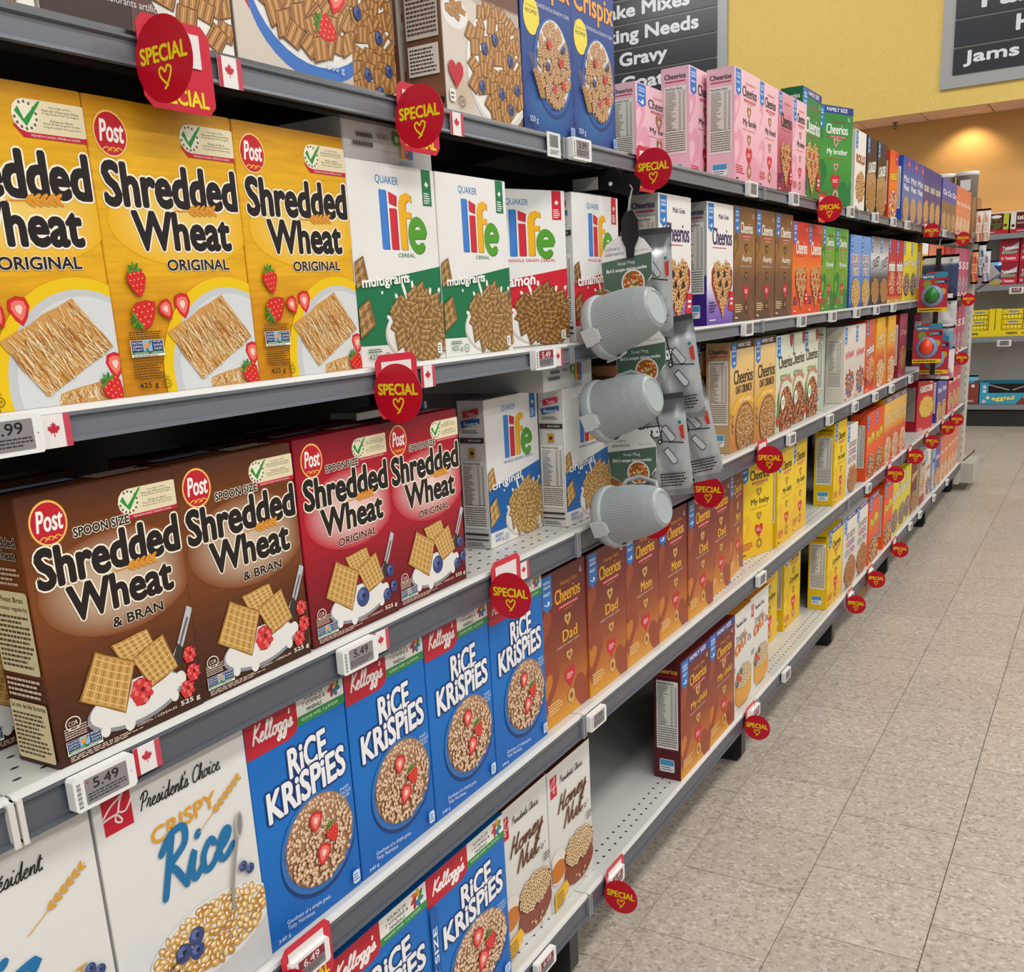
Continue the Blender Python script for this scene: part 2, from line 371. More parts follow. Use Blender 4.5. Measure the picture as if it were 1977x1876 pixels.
    def strawberry(s, u, v, r, rot=0.0, cut=False):
        s.sub('strawberry')
        P = [(0, -1.3), (.55, -.75), (.95, .1), (.75, .75), (0, .95), (-.75, .75), (-.95, .1), (-.55, -.75)]
        s.shape(P, u, v, r * 1.04, '8F0F16', rot=rot); s.shape(P, u, v, r, 'D8262B', rot=rot)
        if cut:
            s.shape(P, u, v, r * .72, 'EF7A6C', rot=rot); s.shape(P, u, v, r * .34, 'F8D2C4', rot=rot)
            return
        c, q = math.cos(rot), math.sin(rot)
        for i in range(4):
            for j in range(4):
                x, y = (i - 1.5) * .42 + (j % 2) * .15, -.8 + j * .45
                if abs(x) < .35 + (y + 1) * .3: s.ell(u + r * (x * c - y * q), v + r * (x * q + y * c) * s.U / s.V, r * .07, 'F2C060', n=6)
        for k in range(5):
            a = rot + math.pi / 2 + (k - 2) * .75
            bx, by = u + r * (-q * .75), v + r * c * .75 * s.U / s.V
            s.pg([(bx, by), (bx + r * .5 * math.cos(a - .3), by + r * .5 * math.sin(a - .3) * s.U / s.V), (bx + r * .8 * math.cos(a), by + r * .8 * math.sin(a) * s.U / s.V), (bx + r * .5 * math.cos(a + .3), by + r * .5 * math.sin(a + .3) * s.U / s.V)], '2F7A2C' if k % 2 else '47962F')
    def bowl(s, u, v, ru, rv, rim, body, milk='F4F0E8', drop=0.0):
        if drop: s.ell(u, v - drop, ru * .98, body, rv * 1.05); s.pg([(u - ru, v), (u + ru, v), (u + ru * .9, v - drop), (u - ru * .9, v - drop)], body)
        s.ell(u, v, ru, rim, rv, 32); s.ell(u, v, ru * .92, milk, rv * .91, 32)
    def loopheart(s, u, v, r, ring='C99A63', hole='F3E3CF', edge='7A4A1C'):
        s.heart(u, v, r * 1.08, edge); s.heart(u, v, r, ring); s.heart(u - r * .06, v + r * .08 * s.U / s.V, r * .72, ring); s.heart(u, v, r * .42, hole)
    def flag(s, u0, v1, wu, hv):
        s.on('whole_grain_flag'); u1 = u0 + wu; v0 = v1 - hv; m = (u0 + u1) / 2
        s.pg([(u0, v0 + hv * .14), (m, v0), (u1, v0 + hv * .14), (u1, v1), (u0, v1)], '1F78C8')
        for i, (t, a) in enumerate((('WHOLE', .78), ('GRAIN', .66), ('FIRST', .46))): s.tx(t, u0 + wu * .14, v0 + hv * a, u1 - wu * .14, v0 + hv * (a + .085), 'F5F8FB', b=.02)
        s.ell(m + wu * .12, v0 + hv * .24, wu * .12, 'F5F8FB', n=7); s.line([(u0 + wu * .2, v0 + hv * .25), (m, v0 + hv * .18), (m + wu * .15, v0 + hv * .24)], wu * s.U * .05, 'F5F8FB', True)
    def stalk(s, u0, v0, u1, v1, n, col, ln):
        s.line([(u0, v0), (u1, v1)], ln * s.U * .12, col); a = math.atan2((v1 - v0) * s.V, (u1 - u0) * s.U)
        for i in range(n):
            t = .35 + .65 * i / n; u, v = u0 + (u1 - u0) * t, v0 + (v1 - v0) * t
            for q in (-.55, .55): s.ell(u + ln * .45 * math.cos(a + q), v + ln * .45 * math.sin(a + q) * s.U / s.V, ln * .55, col, ln * .2 * s.U / s.V, 8, a + q)

def carton(w, h, d, front, side=None, top=None, back=None):
    """printed carton: chamfered front edges, side gussets and an overlapping top flap; front = [(height fraction, colour), ...]"""
    b = MB(); c = .0011
    fr = [(f, lin(x)) for f, x in front]; sd = [(f, lin(x)) for f, x in (side if isinstance(side, list) else [(0, side), (1, side)])] if side else fr
    tp = lin(top) if top else fr[-1][1]
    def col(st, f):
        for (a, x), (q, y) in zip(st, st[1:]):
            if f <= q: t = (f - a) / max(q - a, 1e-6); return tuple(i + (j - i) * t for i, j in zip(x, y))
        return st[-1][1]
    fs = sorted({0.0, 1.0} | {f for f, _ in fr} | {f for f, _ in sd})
    for f0, f1 in zip(fs, fs[1:]):
        z0, z1 = f0 * h, f1 * h
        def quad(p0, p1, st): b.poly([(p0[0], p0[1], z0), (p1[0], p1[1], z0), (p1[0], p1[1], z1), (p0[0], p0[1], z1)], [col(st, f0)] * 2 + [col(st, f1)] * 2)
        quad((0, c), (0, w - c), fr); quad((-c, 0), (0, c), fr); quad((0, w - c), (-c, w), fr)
        quad((-d, 0), (-c, 0), sd); quad((-c, w), (-d, w), sd); quad((-d, w), (-d, 0), fr)
    b.poly([(-d, 0, h), (-c, 0, h), (0, c, h), (0, w - c, h), (-c, w, h), (-d, w, h)], [tp] * 6)
    b.poly([(-d, 0, 0), (-d, w, 0), (0, w, 0), (0, 0, 0)], [fr[0][1]] * 4)
    f = MB(); k = .0008
    for x0, x1, y0, y1, zz in ((-d * .66, -.0012, .002, w - .002, k), (-d + .001, -d * .6, .002, w - .002, k * .45)):
        f.box(x0, x1, y0, y1, h - .0004, h + zz, tp)
    f.box(-d * .68, -d * .655, w * .42, w * .58, h - .0004, h + k * 1.3, tuple(x * .8 for x in tp[:3]) + (1,))
    return b, f

SUBOF = {'top_flap': 'carton', 'top_print': 'carton', 'top_logo': 'carton', 'side_print': 'carton', 'flavour_lettering': 'flavour_band', 'cereal_pieces': 'serving_picture', 'wheat_emblem': 'brand_lettering'}
def kids(r, ps, first=None, loc=None, mtx=None):
    """the first piece as a part of r, the others as its sub-parts"""
    top = None
    for k, me in ps:
        o = bpy.data.objects.new(k, me); C.objects.link(o); o.parent = top or r
        if top is None:
            if loc: o.location = loc
            if mtx is not None: o.matrix_local = mtx
            top = o
    return top
D = {}
PLACED = []
ROWN = {1: 'top shelf', 2: 'second shelf', 3: 'third shelf', 4: 'fourth shelf', 5: 'bottom shelf'}
ZL = {1: 1.7384, 2: 1.3793, 3: 1.0196, 4: .6345, 5: .2163}
def design(name, desc, plural, art, body, mt=None, label_parts=None):
    b, f = body
    ps = [('carton', b.mesh('carton', mt or PRINT), None), ('top_flap', f.mesh('top_flap', PRINT), None)]
    for pn, mb in art.parts.items():
        if mb.v: pn = pn.split('#')[0]; ps.append((pn, mb.mesh(pn, PRINT), 'stuff' if pn in ('cereal_pieces', 'small_print', 'side_print') else None))
    D[name] = dict(desc=desc, plural=plural, parts=ps, w=art.w, h=art.h, d=art.d)
def put(name, row, y, x=-.014, rot=0.0, label=None, z=None, group=None, nm='cereal_box', cat='cereal box'):
    dd = D[name]; r = bpy.data.objects.new(nm, None); C.objects.link(r); r.empty_display_size = .05
    r.location = (x, y, (ZL[row] if z is None else z) + .0006); r.rotation_euler = (0, 0, math.radians(rot) if rot else math.radians(R_.uniform(-.25, .25)))
    r['category'] = cat
    got = {}
    for pn, me, kd in dd['parts']:
        o = bpy.data.objects.new(pn, me); C.objects.link(o); o.parent = got.get(SUBOF.get(pn), r); got.setdefault(pn, o)
        if kd: o['kind'] = kd
    PLACED.append((r, name, row, y, label, group)); return r
def label_boxes():
    grp = {}
    for p in PLACED: grp.setdefault((p[1], p[2]), []).append(p)
    for (nm, row), ps in grp.items():
        ps.sort(key=lambda p: p[3]); auto = [p for p in ps if not p[4]]
        for i, p in enumerate(auto):
            if len(auto) == 1: p[0]['label'] = f"{D[nm]['desc']} on the {ROWN[row]}"
            else: p[0]['label'] = f"{ORD[i]} of {NUM[len(auto) - 1]} {D[nm]['plural']}, {ROWN[row]}"
        for p in ps:
            if p[4]: p[0]['label'] = p[4]
            if len(ps) > 1: p[0]['group'] = p[5] or f"{D[nm]['plural']} on the {ROWN[row]}"
# ------------------------------------------------------------------ carton designs
def claim_badge(a, u0, v0, u1, v1):
    a.on('claim_badge'); H = v1 - v0
    a.pg([(u0 + .05, v0 - H * .16), (u1, v0 - H * .16), (u1, v0 + .2 * H), (u0, v0 + .2 * H)], 'C5203A')
    a.rrect(u0, v0, u1 + .06, v1, H * .5 * a.V / a.U, 'E9DDB8')
    a.ell(u0 + H * .5 * a.V / a.U, (v0 + v1) / 2, H * .47 * a.V / a.U, 'F2EBD2')
    m = u0 + H * .5 * a.V / a.U; c = (v0 + v1) / 2
    for k in range(14):
        t = 2 * math.pi * k / 14 + .2
        if 4 < k < 7: continue
        a.ell(m + H * .4 * a.V / a.U * math.cos(t), c + H * .4 * math.sin(t), .008, '6B6650', n=6)
    a.pg([(m - .055, c + .01), (m - .035, c + .025), (m - .01, c - .012), (m + .075, c + H * .46), (m + .09, c + H * .47), (m, c - H * .33)], '2F9440', True)
    for i, t in enumerate(('Very High in Fibre', 'Made with Whole Grain Wheat', '0 mg Sodium & 0 g Sugars', '', 'Riches en fibres', 'Faites de blé de grains entiers', '0 mg de sodium et 0 g de sucre')):
        if t: a.tx(t, m + H * .62 * a.V / a.U + (.04 if i in (0, 4) else 0), v1 - H * (.22 + i * .1), u1 - .03 - (.04 if i in (0, 4) else 0), v1 - H * (.14 + i * .1), '4A4234', b=.01)
    a.tx('PREPARED IN CANADA / PRÉPARÉ AU CANADA', u0 + .09, v0 - H * .12, u1 - .04, v0 - H * .03, 'F6E9E6', b=.02)
def nongmo(a, u0, v0, u1, v1):
    a.on('certification_badge'); W, H = u1 - u0, v1 - v0
    a.rect(u0, v0, u1, v1, 'F2F4F0'); a.rect(u0 + W * .02, v0 + H * .32, u0 + W * .36, v1 - H * .02, '23386E'); a.rect(u1 - W * .36, v0 + H * .32, u1 - W * .02, v1 - H * .02, '23386E')
    a.rect(u0 + W * .36, v0 + H * .32, u1 - W * .36, v1 - H * .02, '8EB7DC'); a.rect(u0 + W * .02, v0 + H * .14, u1 - W * .02, v0 + H * .32, '2E6B3C')
    for t, x, y, q in (('NON', .05, .76, .3), ('GMO', .05, .55, .3), ('Project', .05, .36, .28), ('PROJET', .68, .8, .28), ('SANS', .68, .6, .28), ('OGM', .68, .38, .26)): a.tx(t, u0 + W * x, v0 + H * y, u0 + W * (x + q), v0 + H * (y + .15), 'F2F4F0', b=.02)
    a.tx('VERIFIED · VÉRIFIÉ', u0 + W * .06, v0 + H * .17, u1 - W * .06, v0 + H * .29, 'F2F4F0', b=.02); a.greek(u0 + W * .05, v0 + .01 * H, u1 - W * .05, v0 + H * .12, 1, '5A6A60')
    m = u0 + W * .5; a.line([(m, v0 + H * .3), (m - W * .02, v0 + H * .5), (m + W * .09, v0 + H * .9)], W * a.U * .05, '2E7D3A', True); a.shape([(-1, .2), (-.2, .6), (0, .1), (.3, .9), (1, .6), (.2, -.6), (-.5, -.7)], m - W * .02, v0 + H * .66, W * .1, 'F29A2E')
def cor(a, u, v, r, col='F0E8DC'):
    for k in (1,): a.line([(u + r * math.cos(t), v + r * .8 * math.sin(t) * a.U / a.V) for t in (i * math.pi / 9 for i in range(19))], r * a.U * .14, col)
    a.tx('COR', u - r * .65, v - r * .25 * a.U / a.V, u + r * .65, v + r * .3 * a.U / a.V, col, b=.01)
def post(a, u, v, r):
    a.on('maker_logo')
    for k, c in ((1.0, 'E9A23A'), (.95, 'F7D98A'), (.9, 'C4202F')): a.ell(u, v, r * k, c, r * k * 1.06 * a.U / a.V, 28)
    a.tx('Post', u - r * .66, v - r * .38 * a.U / a.V, u + r * .72, v + r * .62 * a.U / a.V, 'FFF8F0', b=.025, sh=.12)
    for x in (-.35, 0, .35): a.line([(u + r * (x - .28), v - r * .78 * a.U / a.V), (u + r * x, v - r * .6 * a.U / a.V), (u + r * (x + .3), v - r * .74 * a.U / a.V)], r * a.U * .06, 'F0B640', True)
def sw_title(a, v0, col='221B1A', halo='FFF6E0', spoon=True, sub='ORIGINAL', subc='2A211F', su=(.36, .86)):
    a.on('brand_lettering')
    if spoon: a.tx('SPOON SIZE', .3, v0 + .352, .66, v0 + .388, col, b=.03, out=halo, ow=.05, rise=.015)
    a.tx('Shredded', .05, v0 + .19, .985, v0 + .345, col, b=.035, out=halo, ow=.03, rise=.015)
    a.tx('Wheat', .2, v0 + .045, .9, v0 + .185, col, b=.035, out=halo, ow=.03, rise=.015)
    a.tx(sub, su[0], v0 - .022, su[1], v0 + .02, subc, b=.032, out=halo if not spoon or sub else None, ow=.035, rise=.015)
    a.on('wheat_emblem'); a.stalk(.5, v0 + .19, .8, v0 + .2, 5, 'E0962E', .055)
def big_biscuit(a, P, seed=3):
    """one large woven wheat biscuit: a quad of straw strands"""
    rd = random.Random(seed); A, B, Cc, Dd = P
    def q(i, j):
        x = (A[0] * (1 - i) + B[0] * i) * (1 - j) + (Dd[0] * (1 - i) + Cc[0] * i) * j; y = (A[1] * (1 - i) + B[1] * i) * (1 - j) + (Dd[1] * (1 - i) + Cc[1] * i) * j
        return (x * a.U, y * a.V)
    ed = [q(t, 0) for t in (0, .2, .4, .6, .8, 1)] + [q(1, t) for t in (.25, .5, .75, 1)] + [q(1 - t, 1) for t in (.2, .4, .6, .8, 1)] + [q(0, 1 - t) for t in (.25, .5, .75)]
    ed = [(x + rd.uniform(-.0012, .0012), y + rd.uniform(-.0012, .0012)) for x, y in ed]
    a.pm(ed, 'CF9A55', True)
    for k in range(300):
        i, j = rd.random(), rd.random(); l = rd.uniform(.12, .4); c = rd.choice(('F3DCA8', 'EBCF96', 'E2BC7C', 'D39C58', 'AF6E34', 'F7E8C4', 'F0D8A6'))
        p0 = q(i, j); p1 = q(min(1, max(0, i + rd.uniform(-.05, .05))), min(1, j + l))
        m = ((p0[0] + p1[0]) / 2 + rd.uniform(-.0012, .0012), (p0[1] + p1[1]) / 2)
        if all(0 < p[0] < a.U and 0 < p[1] < a.V for p in (p0, m, p1)): a.line([p0, m, p1], rd.uniform(.0006, .0012), c, metres=True, caps=False)

def d_sw_yellow():
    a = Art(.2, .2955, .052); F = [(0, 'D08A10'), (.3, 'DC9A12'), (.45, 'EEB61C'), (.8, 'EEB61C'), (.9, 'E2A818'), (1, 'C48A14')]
    a.on('front_artwork'); a.glow(.55, .6, .5, .15, 'F4D272', 'EEB61C')
    post(a, .145, .885, .108); claim_badge(a, .6, .855, 1, .955); sw_title(a, .455, spoon=False, su=(.4, .86))
    a.on('serving_picture')
    a.ell(.8, .06, .52, 'EFC70E', n=44); a.ell(.81, .062, .46, 'C9CCCE', n=44); a.ell(.82, .066, .42, 'DADDDE', n=44)
    a.strawberry(.47, .315, .06, .1, True); a.strawberry(.97, .12, .06, .0, True)
    a.on('wheat_biscuit#1')
    big_biscuit(a, [(.62, .035), (.95, .075), (1.05, .0), (.6, -.02)], 5)
    a.on('wheat_biscuit#2'); big_biscuit(a, [(.34, .215), (.76, .345), (.97, .18), (.54, .03)], 3); a.strawberry(.93, .035, .065, .6)
    a.on('fruit_picture'); a.strawberry(.17, .4, .065, .15); a.strawberry(.34, .3, .05, .5, True); a.strawberry(.19, .285, .075, 2.2)
    a.on('small_print'); a.greek(.07, .195, .3, .225, 4, '5A3A12'); a.greek(.07, .06, .28, .125, 7, '6B4515')
    a.tx('CEREAL/CÉRÉALES', .09, .052, .3, .062, '33240F', b=.01); a.tx('425 g', .09, .018, .22, .043, '2A1D0E', b=.02); cor(a, .28, .032, .028, '2A1D0E')
    nongmo(a, .07, .135, .29, .193)
    a.on('side_print', 'L'); a.nutri(.12, .3, .88, .86, 'E9DDB8', '5A4A2A')
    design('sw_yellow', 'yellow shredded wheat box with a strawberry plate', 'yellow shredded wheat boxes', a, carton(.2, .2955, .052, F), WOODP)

def d_sw_spoon(nm, F, desc, plural, sub, subc, berry, tan='E0D0A4'):
    a = Art(.194, .279, .067)
    a.on('front_artwork'); a.glow(.55, .62, .52, .2, 'D9C2A8' if nm[-1] == 'n' else 'F3D6D2', F[2][1])
    post(a, .17, .895, .112); claim_badge(a, .6, .855, 1, .955); sw_title(a, .47, sub=sub, subc=subc, su=(.36 if sub[0] == 'O' else .45, .8))
    a.on('serving_picture')
    a.on('spoon_picture'); a.line([(.985, .43), (.93, .355), (.87, .28), (.78, .2)], .009, 'BFC2C8', True, caps=False); a.line([(.96, .39), (.9, .318), (.86, .26)], .0032, '6A6664', caps=False)
    a.pg([(.86, .3), (.9, .27), (.86, .2), (.8, .22)], '3A3430'); a.ell(.53, .135, .335, '8F9298', .092, 30, .02); a.ell(.53, .142, .315, 'E9E7E2', .083, 30, .02)
    for x, y, r in ((.46, .058, .035), (.85, .15, .04), (.79, .09, .03), (.3, .07, .03)): a.ell(x, y, r, 'E9E7E2', r * .8)
    B = ('C99A50', '8A5F28', 'E6C686')
    for t, P in enumerate(([(.42, .385), (.66, .4), (.71, .31), (.5, .27)], [(.54, .3), (.76, .355), (.84, .205), (.64, .17)], [(.31, .38), (.545, .29), (.44, .115), (.18, .225)])):
        a.on(f'wheat_biscuit#{t}'); rs = a.rnd; a.rnd = random.Random(t + 4); biscuit(a, P, B); a.rnd = rs
    if berry == 'r':
        a.raspberry(.565, .165, .07); a.raspberry(.935, .235, .045); a.raspberry(.945, .155, .048); a.raspberry(.885, .095, .048)
    else:
        a.blueberry(.575, .155, .07); a.blueberry(.92, .235, .045); a.blueberry(.95, .145, .045); a.blueberry(.86, .115, .045)
    a.on('small_print'); cor(a, .11, .155, .045); a.greek(.05, .1, .22, .145, 5, 'D9C4B4'); a.greek(.06, .012, .55, .034, 3, 'D9C4B4'); a.tx('CEREAL / CÉRÉALES', .5, .033, .79, .045, 'F0E8DC', b=.01, rise=.02); a.tx('525 g', .82, .03, .97, .056, 'F4EEE4', b=.02)
    nongmo(a, .05, .038, .27, .093)
    a.on('side_print', 'L')
    a.tx('Shredded', .2, .83, .9, .865, '2A1D18', b=.03, out='B9A48E'); a.tx('Wheat', .35, .785, .85, .818, '2A1D18', b=.03, out='B9A48E')
    a.greek(.1, .69, .95, .76, 4, 'CBB39A'); a.rrect(.06, .36, .96, .67, .05, tan); a.tx('Wheat Bran', .2, .63, .85, .65, '4A3420', b=.02); a.tx('promotes regularity', .1, .595, .92, .615, '4A3420', b=.02); a.greek(.1, .38, .92, .585, 11, '5A4630')
    a.greek(.1, .265, .95, .345, 4, 'E2CDBA'); a.rrect(.06, .02, .96, .25, .05, tan); a.tx('Le son de blé favorise', .1, .222, .92, .242, '4A3420', b=.02); a.greek(.1, .035, .92, .21, 10, '5A4630')
    a.on('top_print', 'T'); a.rect(.06, .55, .5, .8, '2B7BC4', 'F0F0F0'); a.greek(.55, .2, .95, .7, 4, 'B5A090')
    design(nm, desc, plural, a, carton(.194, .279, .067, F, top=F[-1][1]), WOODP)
def biscuit(a, P, pal):
    base, dark, lite = pal; A, B, Cc, Dd = P
    def q(i, j):
        x = (A[0] * (1 - i) + B[0] * i) * (1 - j) + (Dd[0] * (1 - i) + Cc[0] * i) * j; y = (A[1] * (1 - i) + B[1] * i) * (1 - j) + (Dd[1] * (1 - i) + Cc[1] * i) * j
        return (x * a.U, y * a.V)
    j = lambda: a.rnd.uniform(-.0008, .0008)
    e = [q(t, 0) for t in (0, .25, .5, .75)] + [q(1, t) for t in (0, .25, .5, .75)] + [q(1 - t, 1) for t in (0, .25, .5, .75)] + [q(0, 1 - t) for t in (0, .25, .5, .75)]
    cx = sum(p[0] for p in e) / 16; cy = sum(p[1] for p in e) / 16
    a.pm([(cx + (x - cx) * 1.06 + j(), cy + (y - cy) * 1.06 + j()) for x, y in e], dark, True); a.pm([(x + j(), y + j()) for x, y in e], base, True)
    for k in range(11): f = .04 + k * .092; a.line([q(f, .03), q(f + .02, .97)], .0010, dark if k % 2 else lite, metres=True, caps=False)
    for k in range(6): f = .1 + k * .16; a.line([q(.03, f), q(.5, f + .02), q(.97, f)], .0011, lite, metres=True, caps=False)

def life_logo(a, u0, v0, u1, v1):
    W, H = u1 - u0, v1 - v0; X = lambda x: u0 + W * x; Y = lambda y: v0 + H * y
    def bar(pts, c, sh):
        a.pg([(X(x) + W * .02, Y(y) - H * .012) for x, y in pts], sh); a.pg([(X(x), Y(y)) for x, y in pts], c)
    bar([(0, 0), (.14, 0), (.14, 1), (0, 1)], '3F82D6', '2A5FA8'); bar([(.2, 0), (.34, 0), (.34, .7), (.2, .7)], 'D22B3A', '96202A'); bar([(.2, .78), (.34, .74), (.36, .92), (.2, .98)], 'D22B3A', '96202A')
    bar([(.4, 0), (.54, 0), (.54, .55), (.66, .55), (.66, .66), (.54, .66), (.55, .8), (.62, .86), (.68, .82), (.68, .95), (.58, .99), (.46, .94), (.4, .8)], 'F2B41E', 'B88412')
    cx, cy, r = X(.79), Y(.26), W * .155; pts = [(cx - r * .75, cy + r * .05 * a.U / a.V), (cx + r, cy + r * .1 * a.U / a.V)] + [(cx + r * math.cos(t), cy + r * 1.15 * math.sin(t) * a.U / a.V) for t in (math.radians(q) for q in range(8, 318, 20))]
    a.line([(x + W * .015, y - H * .012) for x, y in pts], W * a.U * .115, '2F6B22'); a.line(pts, W * a.U * .115, '55A02E')
def d_life(nm, band, ribbon, word, sub, desc, plural, pal, kind='lattice'):
    a = Art(.209, .272, .056)
    a.on('flavour_band'); a.pg([(0, .055), (1, .055), (1, .5), (0, .405)], band); a.pg([(0, 0), (1, 0), (1, .06), (.4, .1), (0, .105)], 'ECEAE4'); 
    a.on('maker_lettering'); a.tx('QUAKER', .3, .9, .56, .945, '2F7CC0', b=.0, rise=-.02); a.on('brand_lettering'); life_logo(a, .33, .585, .86, .875); a.on('kind_lettering'); a.tx(sub, .5 if len(sub) < 8 else .3, .545, .7 if len(sub) < 8 else .86, .565, band, b=.01)
    a.on('ribbon'); a.rect(.84, .815, .95, 1, ribbon); a.shape(MAPLE, .895, .92, .03, 'F4F4F0'); a.greek(.855, .825, .935, .885, 5, 'F4F4F0')
    a.on('serving_picture')
    for i in range(11):
        t = .2 + i * .26; l = a.rnd.uniform(.03, .09); a.line([(.72 + .34 * math.cos(t), .17 + .16 * math.sin(t)), (.72 + (.38 + l) * math.cos(t), .17 + (.18 + l) * math.sin(t))], .006, 'F6F3EA')
    for k in range(6): a.ell(a.rnd.uniform(.2, .6), a.rnd.uniform(.14, .5), .012, 'F6F3EA', n=8)
    a.ell(.72, .15, .44, 'C9C6BE', .16, 36); a.ell(.72, .165, .42, 'EAE7E0', .165, 36)
    a.fill(kind, .73, .19, .34, .165, 40, .07, pal=pal)
    if kind == 'lattice':
        for x, y in ((.03, .46), (.06, .24)): a.piece(kind, x * a.U, y * a.V, .02, 0, pal)
    a.on('flavour_lettering'); a.tx(word, .06, .375, .6, .445, 'FBFBF8', b=.03, rise=.06)
    a.on('small_print'); a.tx('425 g' if band != '1C66B0' else '450 g', .07, .025, .22, .06, band, b=.0); cor(a, .28, .042, .035, band); a.greek(.07, .068, .25, .09, 2, band); a.rrect(.89, .03, .95, .09, .02, 'F2F2EE'); a.greek(.9, .04, .94, .08, 3, '3A5A48')
    a.on('reward_tag', 'L'); a.pg([(.22, .885), (.8, .91), (.8, .95), (.2, .925)], 'CF2B45'); a.tx('Tasty', .35, .893, .7, .925, 'F6F0F0', b=.01, rise=.05); a.pg([(.16, .82), (.84, .85), (.84, .885), (.12, .865)], '25528F'); a.tx('Rewards', .24, .832, .8, .86, 'F0F4F8', b=.01, rise=.05)
    a.on('side_print', 'L'); a.greek(.15, .785, .85, .81, 2, '5A5A5A'); a.rect(.05, .72, .95, .755, '2A2A2E'); a.tx('MADE IN CANADA', .35, .73, .85, .745, 'E8E8E8', b=.01); a.shape(MAPLE, .24, .738, .06, 'CF2B35')
    a.rect(.36, .62, .6, .685, 'B88A3A'); a.ell(.48, .652, .07, '4A3214'); a.nutri(.06, .14, .94, .6, 'E2E1DC', '55534F', 24); a.rect(.06, .09, .94, .105, '2A2A2E'); a.rect(.06, .055, .94, .065, '2A2A2E'); a.greek(.1, .012, .9, .04, 3, '3A3A3A')
    a.on('top_print', 'T'); a.tx('CEREAL', .52, .3, .66, .42, '4A4A4A', b=.01); 
    a.on('top_logo', 'T'); life_top(a)
    design(nm, desc, plural, a, carton(.209, .272, .056, [(0, 'E9E8E4'), (1, 'EFEFEC')], side='D2D2D0', top='DADAD8'))
def life_top(a):
    # the brand word printed across the top flap
    for x, y in ((.25, '3F82D6'), (.3, 'D22B3A'), (.35, 'F2B41E')): a.rect(x, .2, x + .035, .8 if y != 'D22B3A' else .6, y)
    a.rect(.3, .66, .335, .78, 'D22B3A'); a.ell(.43, .36, .045, '55A02E'); a.ell(.43, .36, .02, 'DADAD8')
    a.tx('QUAKER', .26, .86, .42, .95, '2F7CC0'); a.greek(.7, .3, .92, .7, 2, '5A5A5A')

def pc_logo(a, u0, v0, u1, v1):
    a.on('maker_logo'); W, H = u1 - u0, v1 - v0; a.rect(u0, v0, u1, v1, 'CB1433')
    P = [(-.02, .46), (.35, .45), (.7, .55), (.95, .85), (.75, .97), (.45, .85), (.3, .6)]
    a.line([(u0 + W * x, v0 + H * y) for x, y in [(0, .42), (.3, .46), (.5, .48), (.62, .75), (.72, .92), (.6, .85), (.3, .72), (.02, .5)]], W * a.U * .06, 'F4ECE4', True)
    a.line([(u0 + W * x, v0 + H * y) for x, y in [(.74, .93), (.6, .7), (.55, .5), (.75, .44), (.9, .55), (1.03, .72)]], W * a.U * .06, 'F4ECE4', True)
    a.line([(u0 + W * x, v0 + H * y) for x, y in [(.45, .46), (.4, .3), (.55, .2), (.62, .26), (.5, .42)]], W * a.U * .06, 'F4ECE4', True)
def spoon_in(a, u, v, l, r):
    a.on('spoon_picture'); a.line([(u, v), (u + .015, v + l * .35), (u + .1, v + l)], .0055, '9A9894', True); a.ell(u + .11, v + l * 1.02, r, 'B5B2AE', r * 2.6 * a.U / a.V, 16, -.15); a.ell(u + .113, v + l * 1.02, r * .6, '8A8784', r * 2.1 * a.U / a.V, 14, -.15)
def d_pc_rice(nm, fr):
    a = Art(.224, .346, .06)
    a.on('front_artwork'); a.glow(.15, .35, .2, .1, 'DCDEDF', 'E4E3DF'); a.sub('front_artwork'); a.ell(.93, .18, .18, 'DAD8CE', .08)
    if not fr: pc_logo(a, .05, .82, .22, .945)
    a.on('brand_lettering')
    if fr: a.script('le Choix du Président.', -.45 + .5, .835, .73, .89, .0016, '1D1B1A', .3)
    else: a.script("President's Choice.", .27, .845, .8, .9, .0017, '1D1B1A', .3, -.0)
    if fr:
        a.script('Riz', .06, .47, .62, .68, .0095, '1B72A8', .25); a.tx('CROUSTILLANT', .1, .42, .85, .465, 'D99A2A', b=.0)
    else:
        a.tx('CRISPY', .3, .705, .74, .765, 'E2A02E', b=.02, rise=.06); a.script('Rice', .33, .5, .82, .71, .0095, '1B72A8', .25, .05)
    a.stalk(.6, .66, .93, .785, 6, 'D9A03A', .045)
    a.on('serving_picture'); a.bowl(.6, .26, .44, .14, 'E3E3E2', 'C9CACB', 'EFEDE6', .2); a.fill('puff', .6, .265, .4, .115, 150, .03, pal=('D9A850', 'E3BA6C', 'C48F3A', 'EBCB8A', 'CDA050'))
    a.blueberry(.38, .27, .052); a.blueberry(.48, .3, .05); a.blueberry(.47, .245, .046)
    if not fr: spoon_in(a, .76, .3, .3, .03)
    a.on('fruit_picture'); a.blueberry(.86, .44, .03); a.blueberry(.91, .415, .03)
    a.on('small_print'); a.tx('Oven-toasted', .16, .225, .38, .245, '33302D', sh=.2, rise=.2); a.tx('goodness', .2, .195, .36, .213, '33302D', sh=.2, rise=.2)
    a.on('side_print', 'L'); a.nutri(.1, .2, .9, .8)
    design(nm, 'grey-white crisped rice box with French lettering' if fr else 'grey-white crisped rice box with blueberries', 'grey-white crisped rice boxes', a, carton(.224, .346, .06, [(0, 'DAD9D4'), (.5, 'E4E3DF'), (1, 'E6E6E4')], side='CFCFCC', top='2A5E9A'))
def pinwheel(a, u, v, r):
    for i, c in enumerate(('3E8A3C', 'D9B62A', 'E07A2A', 'C0392B', 'A52A4A', '4A6FA0', '2C7F8F')):
        t = i * 2 * math.pi / 7 + .4; a.ell(u + r * .5 * math.cos(t), v + r * .5 * math.sin(t) * a.U / a.V, r * .5, c, r * .24 * a.U / a.V, 10, t + .5)
    a.ell(u, v, r * .16, 'F4F2EA', n=8)
